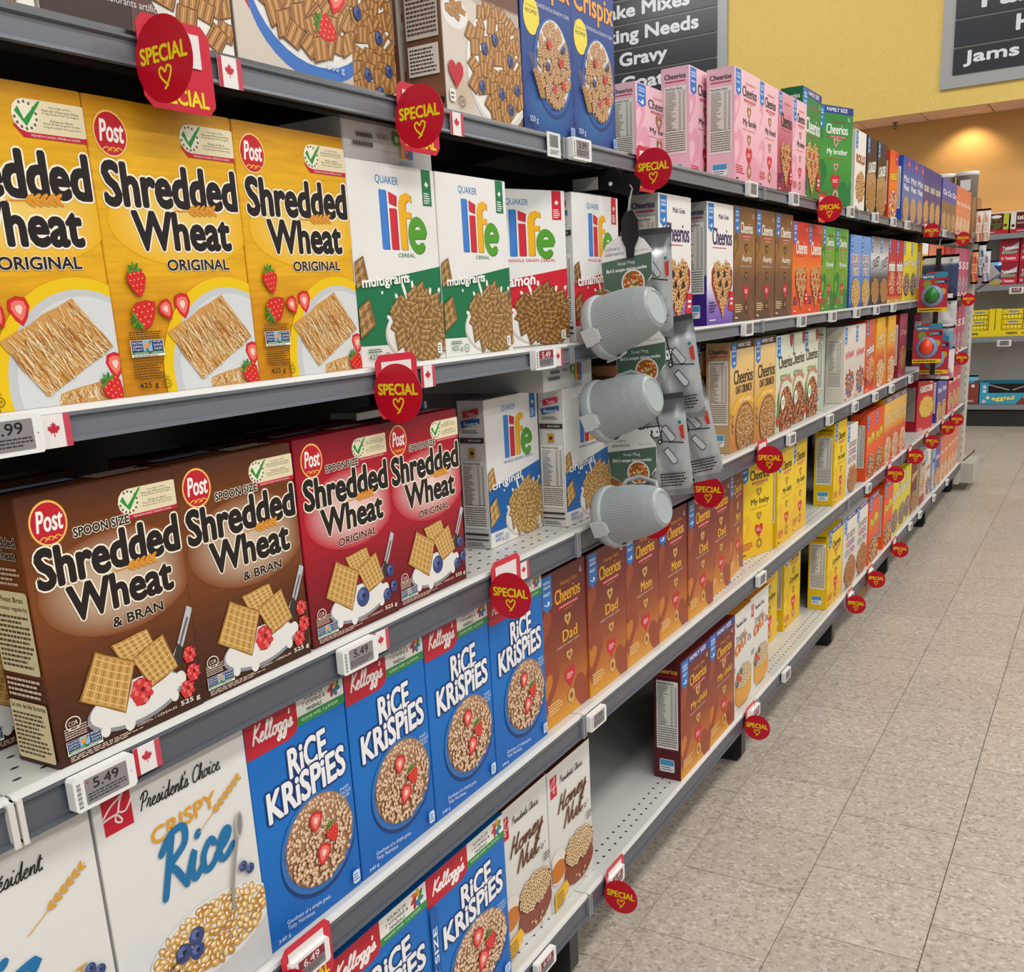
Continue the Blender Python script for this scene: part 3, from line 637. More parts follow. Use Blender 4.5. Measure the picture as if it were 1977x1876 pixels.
def d_krisp(nm, h, w, fam):
    a = Art(w, h, .062); k = .03 if fam else 0
    a.on('claim_banner'); a.rect(.5, .9, 1, 1, 'ECEAE4'); a.pg([(.46, .862), (1, .862), (1, .9), (.5, .9)], '2F8F45')
    for i, t in enumerate(('SOURCE OF', '7 VITAMINS &', 'MINERALS')): a.tx(t, .56 + (.02, 0, .04)[i], .975 - i * .026 - .018, .8 - (.02, 0, .04)[i], .975 - i * .026, '2A2826', b=.02)
    a.tx('SUGAR WISE  3 g SUGAR', .54, .872, .93, .888, 'F2F6EE', b=.02); pinwheel(a, .9, .948, .075)
    a.on('maker_logo'); a.pg([(0, .83), (.4, .83), (.47, .845), (.5, .87), (.5, 1), (0, 1)], 'BF1E33'); a.script("Kellogg's", .07, .885, .45, .955, .0034 * w / .2, 'F8F2EE', .25)
    a.on('brand_lettering')
    o = '12306E'
    for dx, c, ow in ((.012, o, .05),):
        pass
    a.tx('RiCE', .36 + k, .665, .76 + k, .795, 'F4F5F6', b=.03, out=o, ow=.05, rise=.04); a.tx('KRiSPiES', .12 + k, .53, .94, .665, 'F4F5F6', b=.03, out=o, ow=.05, rise=.05)
    a.on('serving_picture'); a.ell(.58, .318, .4, '0E3A78', .222 * .335 / h, 36); a.ell(.58, .332, .395, '3470B8', .217 * .335 / h, 36); a.ell(.59, .337, .36, 'A8805F', .198 * .335 / h, 36)
    a.fill('puff', .59, .337, .345, .188 * .335 / h, 250, .023, pal=('D9AE88', 'CB9C74', 'E6C6A4', 'B98A62', 'DDB592'))
    a.strawberry(.55, .435, .07, -.2, True); a.strawberry(.71, .34, .07, .3); a.strawberry(.6, .275, .075, -.5, True)
    a.on('small_print'); a.tx('SNAP!', .83, .49, .93, .505, 'DDE6F2', b=.01); a.tx('CRACKLE!', .82, .47, .95, .485, 'DDE6F2', b=.01); a.tx('POP!', .85, .45, .93, .465, 'DDE6F2', b=.01)
    a.tx('Goodness of a simple grain.', .16, .075, .62, .1, 'DDE6F2', rise=-.1); a.tx('Tasty. Nutritious.', .16, .05, .44, .075, 'DDE6F2', rise=-.1); a.tx('340 g', .06, .022, .18, .043, 'E8EEF6', b=.01); a.rrect(.88, .03, .96, .09, .02, 'CFE0F2'); a.greek(.89, .04, .95, .08, 3, '2A5FA0')
    if fam:
        a.on('size_banner'); a.rect(0, .0, .085, .83, '0A5CAC')
        vs, fs = glyphs('FAMILY SIZE', .02); mx = max(p[0] for p in vs); a.raw([((.065 - .05 * p[1] / .75) * a.U, (.12 + .6 * p[0] / mx) * a.V) for p in vs], fs, 'F0F3F8')
    a.on('side_print', 'L'); a.rect(.1, .1, .9, .5, 'E8E9EA'); a.greek(.15, .12, .85, .48, 22, '4A4A4A'); a.tx('RICE', .2, .75, .8, .8, 'E8EEF6', b=.02); a.tx('KRiSPiES', .1, .69, .9, .74, 'E8EEF6', b=.02); a.rect(.2, .58, .8, .66, 'D99A2A')
    a.on('top_print', 'T'); a.tx('RICE KRiSPiES', .35, .35, .8, .62, 'C9D3E2', b=.02); a.tx("Kellogg's", .05, .3, .28, .6, 'A8283A', b=.0); a.rect(.82, .2, .9, .32, 'A8283A')
    design(nm, 'large blue crisped rice box' if fam else 'blue crisped rice box', 'large blue crisped rice boxes' if fam else 'blue crisped rice boxes', a, carton(w, h, .062, [(0, '0A62B6'), (.5, '0E72C8'), (1, '0C6AC0')], side='0A5CAC', top='0E5498'))
def d_pc_honey():
    a = Art(.193, .322, .064); pc_logo(a, .05, .8, .2, .945)
    a.on('brand_lettering'); a.script("President's Choice.", .27, .86, .8, .905, .0014, '1D1B1A', .3)
    for o, c in ((.006, 'D9952A'), (0, '5A2A1E')):
        a.script('Honey', .2 + o, .665, .87 + o, .775, .0048, c, .25, .08); a.script('Nut', .32 + o, .53, .78 + o, .65, .0048, c, .25, .08)
    a.tx('OAT O', .62, .525, .86, .56, '4A3A32', b=.02, rise=.08); a.tx('s', .885, .56, .91, .575, '4A3A32', b=.01)
    a.on('serving_picture'); a.ell(.14, .3, .2, 'E6DFD4', .12); a.ell(.14, .27, .18, 'C9782A', .075); a.bowl(.64, .3, .36, .115, '6A3424', '8A4430', '5A2A1E', .13); a.fill('loop', .64, .31, .32, .105, 95, .034, pal=('E2CDA4', 'D6BC8E', 'EBDABA'))
    for k in range(12): a.piece('loop', a.rnd.uniform(.05, .95) * a.U, a.rnd.uniform(.03, .12) * a.V, .004, 0, ('D9C29A',))
    a.on('claim_badge'); a.pg([(.03, .0), (.24, .03), (.36, .1), (.3, .16), (.03, .13)], 'F0B81E'); a.greek(.06, .02, .24, .12, 5, '5A4210')
    a.on('small_print'); a.greek(.84, .44, .98, .5, 3, '5A5048'); a.tx('725 g', .06, -.0 + .004, .2, .024, '3A322C', b=.01)
    a.on('side_print', 'L'); a.nutri(.1, .2, .9, .8)
    a.on('top_print', 'T'); a.script('Honey', .3, .45, .6, .8, .003, 'D9A03A', .25); a.script('Nut', .36, .12, .56, .4, .003, 'D9A03A', .25); a.script('miel noix', .66, .3, .95, .6, .0028, 'D9A03A', .25); a.rect(.05, .6, .12, .85, 'B5203A'); a.script("President's Choice", .06, .15, .26, .35, .001, 'E0C8C0', .25)
    design('pc_honey', 'white honey nut oat loop box with brown bowl', 'white honey nut oat loop boxes', a, carton(.193, .322, .064, [(0, 'D9D8D4'), (1, 'E3E2DD')], side='CFCEC9', top='4A221A'))

def cheer(nm, w, h, d, bg, side, desc, plural, title='221A1A', word=None, wordc=None, sub=None, subc='B86A5A', band=None, bandc='2B3C86', tone=None, strip='C8203A', pic='hearts', ring='C99A63', hole=None, wv=.53, sidet=True, gm='F2EFEA', dark=False):
    a = Art(w, h, d); hole = hole or bg[len(bg) // 2][1]; t = .045 if band else 0
    if tone:
        a.on('front_artwork'); a.heart(.02, .68, .2, tone); a.heart(.03, .66, .1, bg[len(bg) // 2][1]); a.sub('front_artwork'); a.heart(.05, .3, .3, tone); a.heart(.05, .29, .14, bg[1][1]); a.sub('front_artwork'); a.heart(.92, .1, .28, tone)
    if band: a.on('size_banner'); a.rect(0, .93, 1, 1, bandc); a.tx('FAMILY SIZE', .3, .948, .84, .985, 'F2F2F4', b=.02)
    a.flag(.04, .99, .2, .23)
    a.on('brand_lettering')
    if sub: a.on('flavour_lettering'); a.tx(sub, .42, .875 - t, .8, .915 - t, subc, b=.0, k=.015, sh=.08)
    a.on('brand_lettering')
    if pic == 'hearts':
        a.tx('Cheerios', .3, .775 - t, .86, .87 - t, title, b=.0, k=.035)
        a.on('claim_strip'); a.rect(.36, .735 - t, .82, .757 - t, strip); a.tx('A HAPPY HEART SHAPES', .39, .74 - t, .79, .752 - t, 'F6EAEA', b=.01); a.on('small_print'); a.tx('LIMITED EDITION', .48, .715 - t, .7, .725 - t, title)
    a.tx('G', .86, .91 - t, .91, .945 - t, gm, b=.0, k=.03)
    if word:
        a.on('message_lettering'); hw = min(.27, .038 * len(word) + .05); a.tx(word, .6 - hw, wv - .02, .6 + hw, wv + .055, wordc or title, b=.0, k=.03); a.tx('MAKES MY HEART HAPPY', .3, wv - .05, .82, wv - .037, strip if not dark else 'E8DCD0')
        a.on('serving_picture'); a.sub('heart_loop'); a.loopheart(.56, wv + .12, .075, ring, hole); a.sub('heart_loop'); a.loopheart(.57, wv - .125, .07, ring, hole)
        a.on('heart_badge'); a.heart(.57, wv - .27, .125, 'CF2336'); a.greek(.5, wv - .285, .64, wv - .245, 3, 'F6D6D6')
        a.on('round_loop'); a.ell(.58, .12, .085, '7A4A1C', n=18); a.ell(.58, .12, .08, ring, n=18); a.ell(.57, .125, .05, ring); a.ell(.58, .12, .035, hole)
        a.on('small_print'); a.greek(.06, .08, .4, .16, 4, strip if not dark else 'F2D090'); a.greek(.06, .025, .2, .05, 1, title)
    if pic == 'heartbowl':
        a.tx('Cheerios', .2, .66 - t, .93, .8 - t, title, b=.0, k=.035); a.greek(.2, .63 - t, .92, .645 - t, 1, strip)
        a.on('serving_picture'); IN = lambda x, y: abs(x) < (.98 if y > .1 else .98 * (1.02 + y) / 1.12) and y < .95 - (.35 * max(0, 1 - abs(x) * 3.2)) - .25 * max(0, abs(x) - .65) * 2.5
        a.shape([(x, y) for x, y in HEART], .56, .32, .42, 'A82332', .255); a.shape(HEART, .56, .325, .36, '5A2A1A', .22)
        a.fill('loop', .56, .3, .33, .22, 80, .042, inside=lambda x, y: (abs(x) < .95 * (1 + y) / 1.15 if y < .15 else abs(x) < .95) and y < .82 + .2 * min(abs(x) * 2, 1) - .5 * max(0, abs(x) - .55))
        for q in range(5): a.ell(.4 + .08 * q, .42 - .05 * (q % 3) * 1.6, .045, '2A1A2A' if word is None and sub == 'Multi Grain' else 'C8303A', n=10)
        a.on('claim_badge'); a.pg([(.78, .12), (1, .1), (1, .27), (.86, .27)], 'CF2336'); a.greek(.86, .15, .98, .23, 2, 'F6E4E4', fill=1)
        a.on('small_print'); a.greek(.06, .1, .34, .2, 4, '3A2A6A'); a.greek(.06, .03, .3, .05, 1, 'F2F2F2')
    if pic == 'bowl':
        a.tx('Cheerios', .14, .66 - t, .95, .79 - t, title, b=.0, k=.035)
        if word is None and sub: pass
    if sidet:
        a.on('side_print', 'L'); a.tx('Cheerios', .12, .9, .88, .945, title, b=.0, k=.03); a.rect(.14, .873, .86, .882, strip); a.nutri(.1, .26, .9, .84, 'ECEAE2', '6A665E'); a.rrect(.2, .06, .75, .17, .05, 'EEF2F4'); a.rect(.22, .115, .73, .165, '4E9CCB'); a.greek(.25, .07, .7, .11, 2, '5A5A5A')
    a.on('top_print', 'T'); a.tx('Cheerios', .3, .3, .7, .6, title if not dark else 'B88A3A', k=.03); a.rect(.05, .5, .2, .8, '2A6FB5')
    return a, (nm, desc, plural, (w, h, d, bg, side))
def fin(t):
    a, (nm, desc, plural, (w, h, d, bg, side)) = t; design(nm, desc, plural, a, carton(w, h, d, bg, side=side))

def d_cheers():
    HN = [(0, 'DD9A28'), (.14, 'C8782A'), (.4, '9A4A2A'), (.7, '7A2E26'), (1, '6A2422')]
    for wd in ('Dad', 'Mom'):
        fin(cheer('hn_' + wd, .194, .315, .07, HN, [(0, 'D98A20'), (.4, '9A4424'), (1, '5E1C1E')], f'maroon to orange honey nut loop box for {wd.lower()}', f'maroon to orange honey nut loop boxes for {wd.lower()}', 'F0B030', wd, 'F4BC3A', 'Honey Nut', 'E0902A', tone='9A4428', ring='D9A860', hole='8A4224', dark=True))
    fin(cheer('hn_family', .222, .33, .075, HN, '5A1820', 'family size maroon honey nut loop box', 'family size maroon honey nut loop boxes', 'F0B030', 'My child', 'F4BC3A', 'Honey Nut', 'E0902A', band=1, tone='9A4428', ring='D9A860', hole='8A4224', dark=True))
    Y = [(0, 'E9B41A'), (.5, 'F2CF1E'), (1, 'EFC81C')]
    for k, wd, ww in (('baby', 'My baby', .195), ('gma', 'Grandma', .25), ('fam', 'My family', .21)):
        fin(cheer('y_' + k, ww, .32, .075, Y, 'E6BE10', f'yellow oat loop box reading {wd.lower()}', f'yellow oat loop boxes reading {wd.lower()}', '2A2018', wd, '3A2E10', band=1 if k == 'gma' else None, tone='EBB81C', ring='A9783A', hole='EFC81C'))
    fin(cheer('y_gback', .235, .32, .075, Y, 'E6BE10', 'yellow grandma oat loop box set back under the fourth shelf', 'yellow grandma oat loop boxes set back', '2A2018', 'Grandma', '3A2E10', tone='EBB81C', ring='A9783A', hole='EFC81C'))
    Pk = [(0, 'EBA9BC'), (.5, 'F2BECB'), (1, 'F3C6D0')]
    for k, wd, hh, ww, dd in (('fam', 'My family', .277, .215, .075), ('wide', 'My family', .225, .262, .07), ('friend', 'My friend', .277, .185, .07), ('best', 'My bestie', .277, .155, .07)):
        fin(cheer('p_' + k, ww, hh, dd, Pk, 'EFC0CE', f'pink strawberry oat loop box reading {wd.lower()}' if k != 'wide' else 'pink oat loop box', f'pink strawberry oat loop boxes reading {wd.lower()}', '2A2226', wd, '2A2226', 'Strawberry', 'E08A7A', tone='E79FB4', ring='A9744A', hole='F2BECB'))
    fin(cheer('verry', .158, .277, .07, [(0, '8A2038'), (.5, 'C05A78'), (1, 'E3A6B4')], 'B84A6A', 'magenta berry oat loop box with heart bowl', 'magenta berry oat loop boxes', '2A2226', pic='heartbowl', sub='Very Berry'))
    for k, wd, hh, ww in (('bro', 'My brother', .335, .25), ('bel', 'My beloved', .285, .19), ('frd', 'My friend', .285, .205)):
        G = [(0, '2F7A34'), (.5, '4C9A3A'), (1, '2F7F3E')] if k == 'bro' else [(0, '3F8A2C'), (.55, '6FA82E'), (1, '5A9A36')]
        fin(cheer('g_' + k, ww, hh, .07, G, '1E6A3A', f'green apple cinnamon oat loop box reading {wd.lower()}', f'green apple oat loop boxes reading {wd.lower()}', 'F2F4EE', wd, 'F2F4EE', 'Apple', '7A4A2A', band=1 if k == 'bro' else None, tone='2A7A38', ring='C59A8A', hole='2F7A34'))
    fin(cheer('g_heart', .24, .335, .07, [(0, '2F7A34'), (.5, '3E8A38'), (1, '1E7A44')], '1A6A40', 'green oat loop box with heart bowl', 'green oat loop boxes with heart bowl', 'F2F4EE', band=1, pic='heartbowl', sub='Apple'))
    fin(cheer('aunty', .19, .3, .07, [(0, '5E4334'), (.35, '6F4E38'), (.6, '9A6E3C'), (1, '7A5636')], '5A3E30', 'brown chocolate oat loop box reading aunty', 'brown chocolate oat loop boxes reading aunty', 'F2ECE2', 'Aunty', 'F2ECE2', tone='74503A', ring='4A352C', hole='B58A5A', dark=True))
    fin(cheer('orange', .185, .285, .07, [(0, 'D9481E'), (.5, 'F07A2A'), (.8, 'D8402A'), (1, 'CC3428')], 'C83A22', 'orange-red strawberry oat loop box with heart bowl', 'orange-red oat loop boxes with heart bowl', 'F6EFE6', pic='heartbowl', sub='Strawberry'))
    fin(cheer('multi', .205, .298, .072, [(0, '6A4AA8'), (.16, '8F78BE'), (.36, 'EFEDEA'), (1, 'EDEBE6')], [(0, '3A1E78'), (.4, '46308A'), (.42, 'B9B8B8'), (1, 'BDBDBD')], 'white and purple multigrain oat loop box', 'white and purple multigrain oat loop boxes', '2E1E5A', pic='heartbowl', sub='Multi Grain', subc='3A3550'))
    # oat crunch, veggie blends
    for nm, hh, band, ds, dp in (('crunch', .305, '3A241C', 'tan family size oat crunch loop box', 'tan family size oat crunch loop boxes'), ('choc', .3, '5A3022', 'brown family size oat crunch loop box', 'brown family size oat crunch loop boxes')):
        w_ = .212; t = cheer(nm, w_, hh, .07, [(0, 'B9722E'), (.35, 'D9A050'), (.7, 'E6C07A'), (1, 'EBCB90')] if nm == 'crunch' else [(0, '9A4A20'), (.5, 'C88A50'), (1, 'C98A5A')], 'BFA37A' if nm == 'crunch' else 'C98A5E', ds, dp, '221A18', band=1, bandc=band, pic='bowl')
        a = t[0]; a.on('brand_lettering'); a.tx('OAT CRUNCH', .22, .525, .9, .6, '33261C', b=.0, k=.03); a.on('flavour_band'); a.line([(.05, .34), (.3, .45), (.6, .48), (1.0 - .02, .42)], .018, 'E9B42A', True); a.tx("OATS 'N HONEY", .36, .44, .86, .475, 'FBF2DC', b=.01)
        a.on('serving_picture'); a.ell(.62, .18, .42, '8A5A22', .25, 32); a.ell(.62, .18, .38, 'B97F36', .23, 32); a.fill('loop', .62, .18, .36, .215, 90, .04, pal=('B98A56', 'A9763E', 'C99C68', '8A5A34')); a.fill('loop', .12, .28, .1, .1, 6, .035)
        fin(t)
    t = cheer('veggie', .19, .3, .07, [(0, 'B9C89A'), (.4, 'D9DCC0'), (1, 'DDE2CA')], 'C9D2BC', 'pale green veggie oat loop box', 'pale green veggie oat loop boxes', '221E1A', pic='bowl'); a = t[0]
    a.on('brand_lettering'); a.rect(.25, .535, .55, .59, '4E8E3A'); a.tx('VEGGIE', .28, .55, .52, .578, 'F2F4EC', b=.02); a.tx('blends', .57, .535, .85, .6, '5E9A46'); a.on('claim_badge'); a.pg([(.78, 1), (.98, 1), (.96, .9), (.88, .86), (.8, .9)], 'A8322E'); a.on('serving_picture'); a.line([(.1, .3), (.3, .5), (.62, .55), (.92, .5)], .014, 'C98A7A', True); a.ell(.6, .16, .42, '7A2A22', .3, 30); a.fill('loop', .6, .17, .4, .28, 90, .04, pal=('A9583A', 'C07A4A', '9A4630')); a.line([(.08, .1), (.15, .4)], .012, '5E9A32'); a.strawberry(.1, .12, .08); a.ell(.38, .3, .12, 'E6EBDC'); a.greek(.3, .27, .46, .33, 3, '3F7A32')
    fin(t)

def generic(nm, w, h, d, bg, side, desc, plural, title, tc, pic=None, pv=.22, flag=True, band=None, out=None, maker=None, tv=.62, th=.13, sh=.0, rise=.0, panel=None, pal=None, bowlc='F2EFE8', sidepaper='ECEAE2', split=None, top=None):
    a = Art(w, h, d)
    if panel: a.on('front_artwork'); a.ell(.5, .3, .62, panel, .3, 30)
    if band: a.on('size_banner'); a.rect(0, .93, 1, 1, band); a.tx('FAMILY SIZE', .3, .948, .84, .985, 'F2F2F4', b=.02)
    if flag: a.flag(.04, .99, .2, .23)
    if maker: a.on('maker_logo'); a.ell(.8, .9, .14, maker); a.tx('Post' if maker == 'C4202F' else 'K', .72, .885, .88, .915, 'F6F0F0', b=.02)
    a.on('brand_lettering'); L_ = title.split('|')
    for i, t in enumerate(L_):
        v = tv + (len(L_) - 1) * th / 2 - i * th; col = tc
        if tc == 'multi':
            n = len(t)
            for j, ch in enumerate(t):
                if ch != ' ': a.tx(ch, .14 + .74 * j / n, v, .14 + .74 * (j + .88) / n, v + th * .8, ('C8303A', '2A6FB5', '3F8A3A', 'D9822A', '6A3A8A')[(i * 3 + j) % 5], b=.03, out='F6F4EE', rise=rise)
        else: a.tx(t, .12, v, .9, v + th * .82, col, b=.035, out=out, ow=.05, sh=sh, rise=rise)
    a.on('serving_picture')
    if pic:
        a.ell(.55, pv, .44, bowlc, .2, 28); a.fill(pic, .55, pv + .01, .4, .175, 60, .055, pal=pal)
    a.on('small_print'); a.greek(.06, .02, .4, .05, 2, tc if tc != 'multi' else '4A4A4A')
    a.on('side_print', 'L'); a.nutri(.12, .2, .88, .84, sidepaper, '7A766E')
    design(nm, desc, plural, a, carton(w, h, d, bg, side=side, top=top))
def d_generics():
    BR = ('B98448', '6E4420', 'DDB27A')
    generic('cinn', .19, .28, .07, [(0, 'D8CDBE'), (1, 'EBE6DC')], 'E0DBD0', 'white box with rainbow lettered cinnamon squares', 'white boxes with rainbow lettered cinnamon squares', 'Cinnamon|Toast|Crunch', 'multi', 'lattice', .2, tv=.56, th=.11, pal=('C07A3A', '7A3E1A', 'E3B27A'), rise=.05)
    generic('cinnfam', .235, .32, .075, [(0, 'D8CDBE'), (1, 'EBE6DC')], 'E0DBD0', 'family size white cinnamon square box', 'family size white cinnamon square boxes', 'Cinnamon|Toast|Crunch', 'multi', 'lattice', .2, band='463A78', tv=.56, th=.11, pal=('C07A3A', '7A3E1A', 'E3B27A'), rise=.05)
    generic('rolls', .19, .285, .07, [(0, 'EDE7DC'), (1, 'F0EBE2')], 'D9D6CC', 'white cinnamon roll cereal box', 'white cinnamon roll cereal boxes', 'ROLLS', '7A3A1E', 'loop', .3, tv=.6, pal=('C98A4A', 'B87A3E'), out='E8B07A')
    generic('loaded', .19, .285, .07, [(0, '2A211E'), (.4, '4A3226'), (1, '3A2A22')], '1E1816', 'black and tan filled pillow cereal box', 'black and tan filled pillow cereal boxes', 'LOADED', 'F4EEE2', 'square', .22, tv=.52, th=.18, sh=.2, out='2A1A12', bowlc='E8DCC8', pal=BR, panel='B98A5A', rise=.1)
    generic('loadb', .185, .275, .07, [(0, '2F3A52'), (.4, '4A4A52'), (.7, 'D8DADA'), (1, '5A4434')], '2A2A3A', 'dark blue and white filled pillow cereal box', 'dark blue and white filled pillow cereal boxes', 'LOADED', '26262E', 'square', .2, tv=.5, th=.2, sh=.25, out='F2F2F2', pal=BR, bowlc='3A4560', rise=.15)
    generic('peb', .19, .28, .07, [(0, 'C8381E'), (.5, 'F07A20'), (1, 'E0501E')], 'C23A1E', 'red-orange pebble cereal box with yellow lettering', 'red-orange pebble cereal boxes', 'PEBBLES', 'F2DA2A', 'flake', .22, tv=.55, flag=False, maker='C4202F', out='5A1E1E', pal=('F2C02A', 'E8702A', 'C8302A', '8A4A9A'), rise=.1)
    generic('mini', .19, .285, .07, [(0, '2A3F8E'), (.4, '6A78A8'), (1, '2F4AA0')], '2450B8', 'blue wheat square cereal box', 'blue wheat square cereal boxes', 'Mini|Wheats', 'E4E6EC', 'square', .2, tv=.55, flag=False, maker='C8303A', pal=('C8A070', '8A6238', 'E6CBA0'), out='26347A', bowlc='C9B89A')
    generic('crunch_blue', .19, .285, .07, [(0, '3A3A7A'), (.5, '5A4A78'), (1, '3A3F86')], '2A46B0', 'indigo crunchy oat cereal box', 'indigo crunchy oat cereal boxes', 'CRUNCH', 'EADFC8', 'loop', .25, tv=.6, flag=False, pal=('D9A45A', 'C98E44'), out='2A2A5A', bowlc='B98A4A')
    generic('os_blue', .185, .28, .07, [(0, '8A6A4A'), (.55, '8A6A4A'), (.6, '5A5A9A'), (1, '5A64A8')], '4A4A90', 'lilac and brown loop cereal box', 'lilac and brown loop cereal boxes', 'Os', 'EDEBF2', 'loop', .18, tv=.7, flag=False, pal=('C9A06A', 'A97F4A'), bowlc='9A7A54')
    generic('redstripe', .17, .28, .06, [(0, 'D06A4A'), (.5, 'E08A5A'), (1, 'D87A5A')], 'C84A4A', 'coral and white striped cereal box', 'coral and white striped cereal boxes', 'Crisp', 'F4EDE6', 'flake', .2, tv=.6, flag=False, pal=('E8B07A', 'F0D0A0'))
    generic('rainbow', .185, .27, .07, [(0, '3A5AA0'), (.5, '6A94D0'), (1, '7AA2D8')], '2F5AA8', 'sky blue box with rainbow lettered squares', 'sky blue boxes with rainbow lettered squares', 'French|Toast|Crunch', 'multi', 'loop', .2, tv=.55, th=.1, panel='5A88CC', pal=('E2B870', 'D0A050'), bowlc='E2B870', rise=.05)
    generic('minis', .185, .275, .07, [(0, 'C9B03A'), (.12, 'C8303A'), (.5, 'C0353A'), (1, 'B8303A')], 'A82A34', 'red mini cereal box with a pale word band', 'red mini cereal boxes with a pale word band', 'minis', 'F6F4EC', 'puff', .3, tv=.5, th=.2, pal=('C8402A', 'E0A03A', 'B8302A'), out='3A7A3A', bowlc='A82A34')
    generic('nesq', .185, .275, .07, [(0, 'D9C020'), (1, 'EBD62E')], 'D8C21E', 'yellow chocolate ball cereal box', 'yellow chocolate ball cereal boxes', 'Nesquik', 'F2F2EA', 'puff', .28, tv=.55, sh=.1, out='2A3A7A', pal=('5A3420', '7A4A2A', '4A2A1A'), bowlc='2F4A90', rise=.15)
    generic('pops', .19, .28, .07, [(0, 'F0C22A'), (.55, 'F2B01E'), (.8, 'F2A81E'), (.82, 'F2F2EE'), (1, 'F2F2EE')], 'E0A81A', 'yellow corn puff box with white top', 'yellow corn puff boxes with white top', 'POPS', '2F6FC0', 'puff', .22, tv=.5, th=.2, flag=False, out='F6F6F2', pal=('F2CE3A', 'E8B82A'), bowlc='E8A81E')
    generic('trix', .185, .28, .07, [(0, 'D8D4CE'), (.5, 'D2CFC8'), (.52, 'C0282E'), (1, 'B8262E')], 'A8242C', 'red and grey fruit puff cereal box', 'red and grey fruit puff cereal boxes', 'Trix', '2A1A1A', 'puff', .2, tv=.72, th=.16, flag=False, pal=('E0A03A', '5A9A3A', 'C8303A'))
    generic('oran', .185, .29, .07, [(0, 'E0481A'), (.5, 'F0602A'), (1, 'E8542A')], 'E0501E', 'bright orange peanut butter puff box', 'bright orange peanut butter puff boxes', 'Puffs', 'F2D83A', 'puff', .18, tv=.5, th=.18, out='3A6A2A', pal=('5A3420', 'D9963A', '7A4A24'), bowlc='7A3A1E', sidepaper='D9D6D0', rise=.15)
    generic('oranfam', .225, .32, .075, [(0, 'E0481A'), (.5, 'F0602A'), (1, 'E8542A')], 'EE5A1A', 'family size bright orange peanut butter puff box', 'family size bright orange peanut butter puff boxes', 'Puffs', 'F2D83A', 'puff', .18, band='463A78', tv=.5, th=.18, out='3A6A2A', pal=('5A3420', 'D9963A', '7A4A24'), bowlc='7A3A1E', sidepaper='D9D6D0', rise=.15)
    generic('oranmini', .19, .3, .07, [(0, 'E8481E'), (.2, '4A3430'), (.22, 'D8603A'), (1, 'D86A44')], 'F04A1A', 'orange-red mini puff box', 'orange-red mini puff boxes', 'minis', 'F4EDE4', 'puff', .3, tv=.5, th=.16, out='3A2A22', pal=('D86A44', 'C8502A', 'E88A5A'), bowlc='C8502A', rise=.1)
    generic('wh', .19, .29, .07, [(0, 'C9BFB2'), (1, 'E6DCD0')], 'DAD6C8', 'cream cereal box with orange brown figures', 'cream cereal boxes with orange brown figures', 'Wheat', 'D86A6A', 'flake', .22, tv=.55, pal=('C9703A', 'A8502A', '4A6AA0'), rise=.1)
    generic('yred', .185, .3, .07, [(0, 'C8402A'), (.45, 'D8603A'), (.6, 'E8A83A'), (1, 'F0B83A')], 'F2A81A', 'yellow and red honey puff cereal box', 'yellow and red honey puff cereal boxes', 'Sugar|Crisp', 'F4E8C0', 'puff', .2, tv=.6, th=.1, flag=False, out='6A2A1A', pal=('D99A3A', 'C8802A'), rise=.15)
    generic('yredfam', .19, .31, .07, [(0, 'C8402A'), (.45, 'D8603A'), (.6, 'E8B04A'), (1, 'EBC06A')], 'F2B01E', 'family size yellow and red honey puff box', 'family size yellow and red honey puff boxes', 'Sugar|Crisp', 'F4E8C0', 'puff', .2, band='7A6A8A', tv=.6, th=.1, flag=False, out='6A2A1A', pal=('D99A3A', 'C8802A'), rise=.15)
    generic('mag', .2, .3, .07, [(0, '9A3A4A'), (.5, '8A3A4A'), (1, 'A84A5A')], '8A1E30', 'dark magenta cereal box', 'dark magenta cereal boxes', 'Crisp', 'C8A09A', 'flake', .3, tv=.65, flag=False, pal=('9A6A4A', 'B8845A'), bowlc='9A5A4A')
    generic('hcomb', .27, .3, .092, [(0, 'C8303A'), (.5, 'C0303A'), (1, 'B82A36')], 'B01E30', 'red honeycomb cereal box', 'red honeycomb cereal boxes', 'HONEYCOMB', 'F4EDE4', 'lattice', .42, tv=.72, th=.16, flag=False, maker='C4202F', out='6A1420', pal=('E8C04A', 'B8862A', 'F4DC8A'), bowlc='D8A83A', sidepaper='B8ACA6')
    generic('blu', .19, .29, .07, [(0, '8A5A4A'), (.4, '6A5A8A'), (1, '5A64B0')], '3A3AA0', 'violet-blue cereal box with tan loops', 'violet-blue cereal boxes with tan loops', 'Flakes', 'E2DEEA', 'flake', .2, tv=.6, flag=False)
    generic('pinkst', .17, .285, .06, [(0, 'A8485A'), (.5, 'B85A70'), (1, 'B0506A')], 'A84A60', 'dusky pink cereal box with white swoosh', 'dusky pink cereal boxes with white swoosh', 'S', 'EADCE0', 'flake', .2, tv=.55, th=.2, flag=False, pal=('8A8AB0', 'C87A7A'))
    generic('redside', .19, .29, .07, [(0, 'C0484A'), (.5, 'C85A5A'), (1, 'B8404A')], 'BC2A3C', 'red wheat flake cereal box', 'red wheat flake cereal boxes', 'Bran', 'F0E2DA', 'flake', .25, tv=.65, flag=False, sidepaper='BFB2AE')
    generic('cocoa', .2, .29, .07, [(0, 'C8B42A'), (.5, 'E2CE3A'), (1, 'E0CA34')], 'E8C81E', 'pale yellow cocoa ball cereal box', 'pale yellow cocoa ball cereal boxes', 'Cocoa', 'F2F2EA', 'puff', .25, tv=.58, th=.16, out='3A5090', pal=('5A3420', '6A4028'), bowlc='4A5E9A', rise=.2)
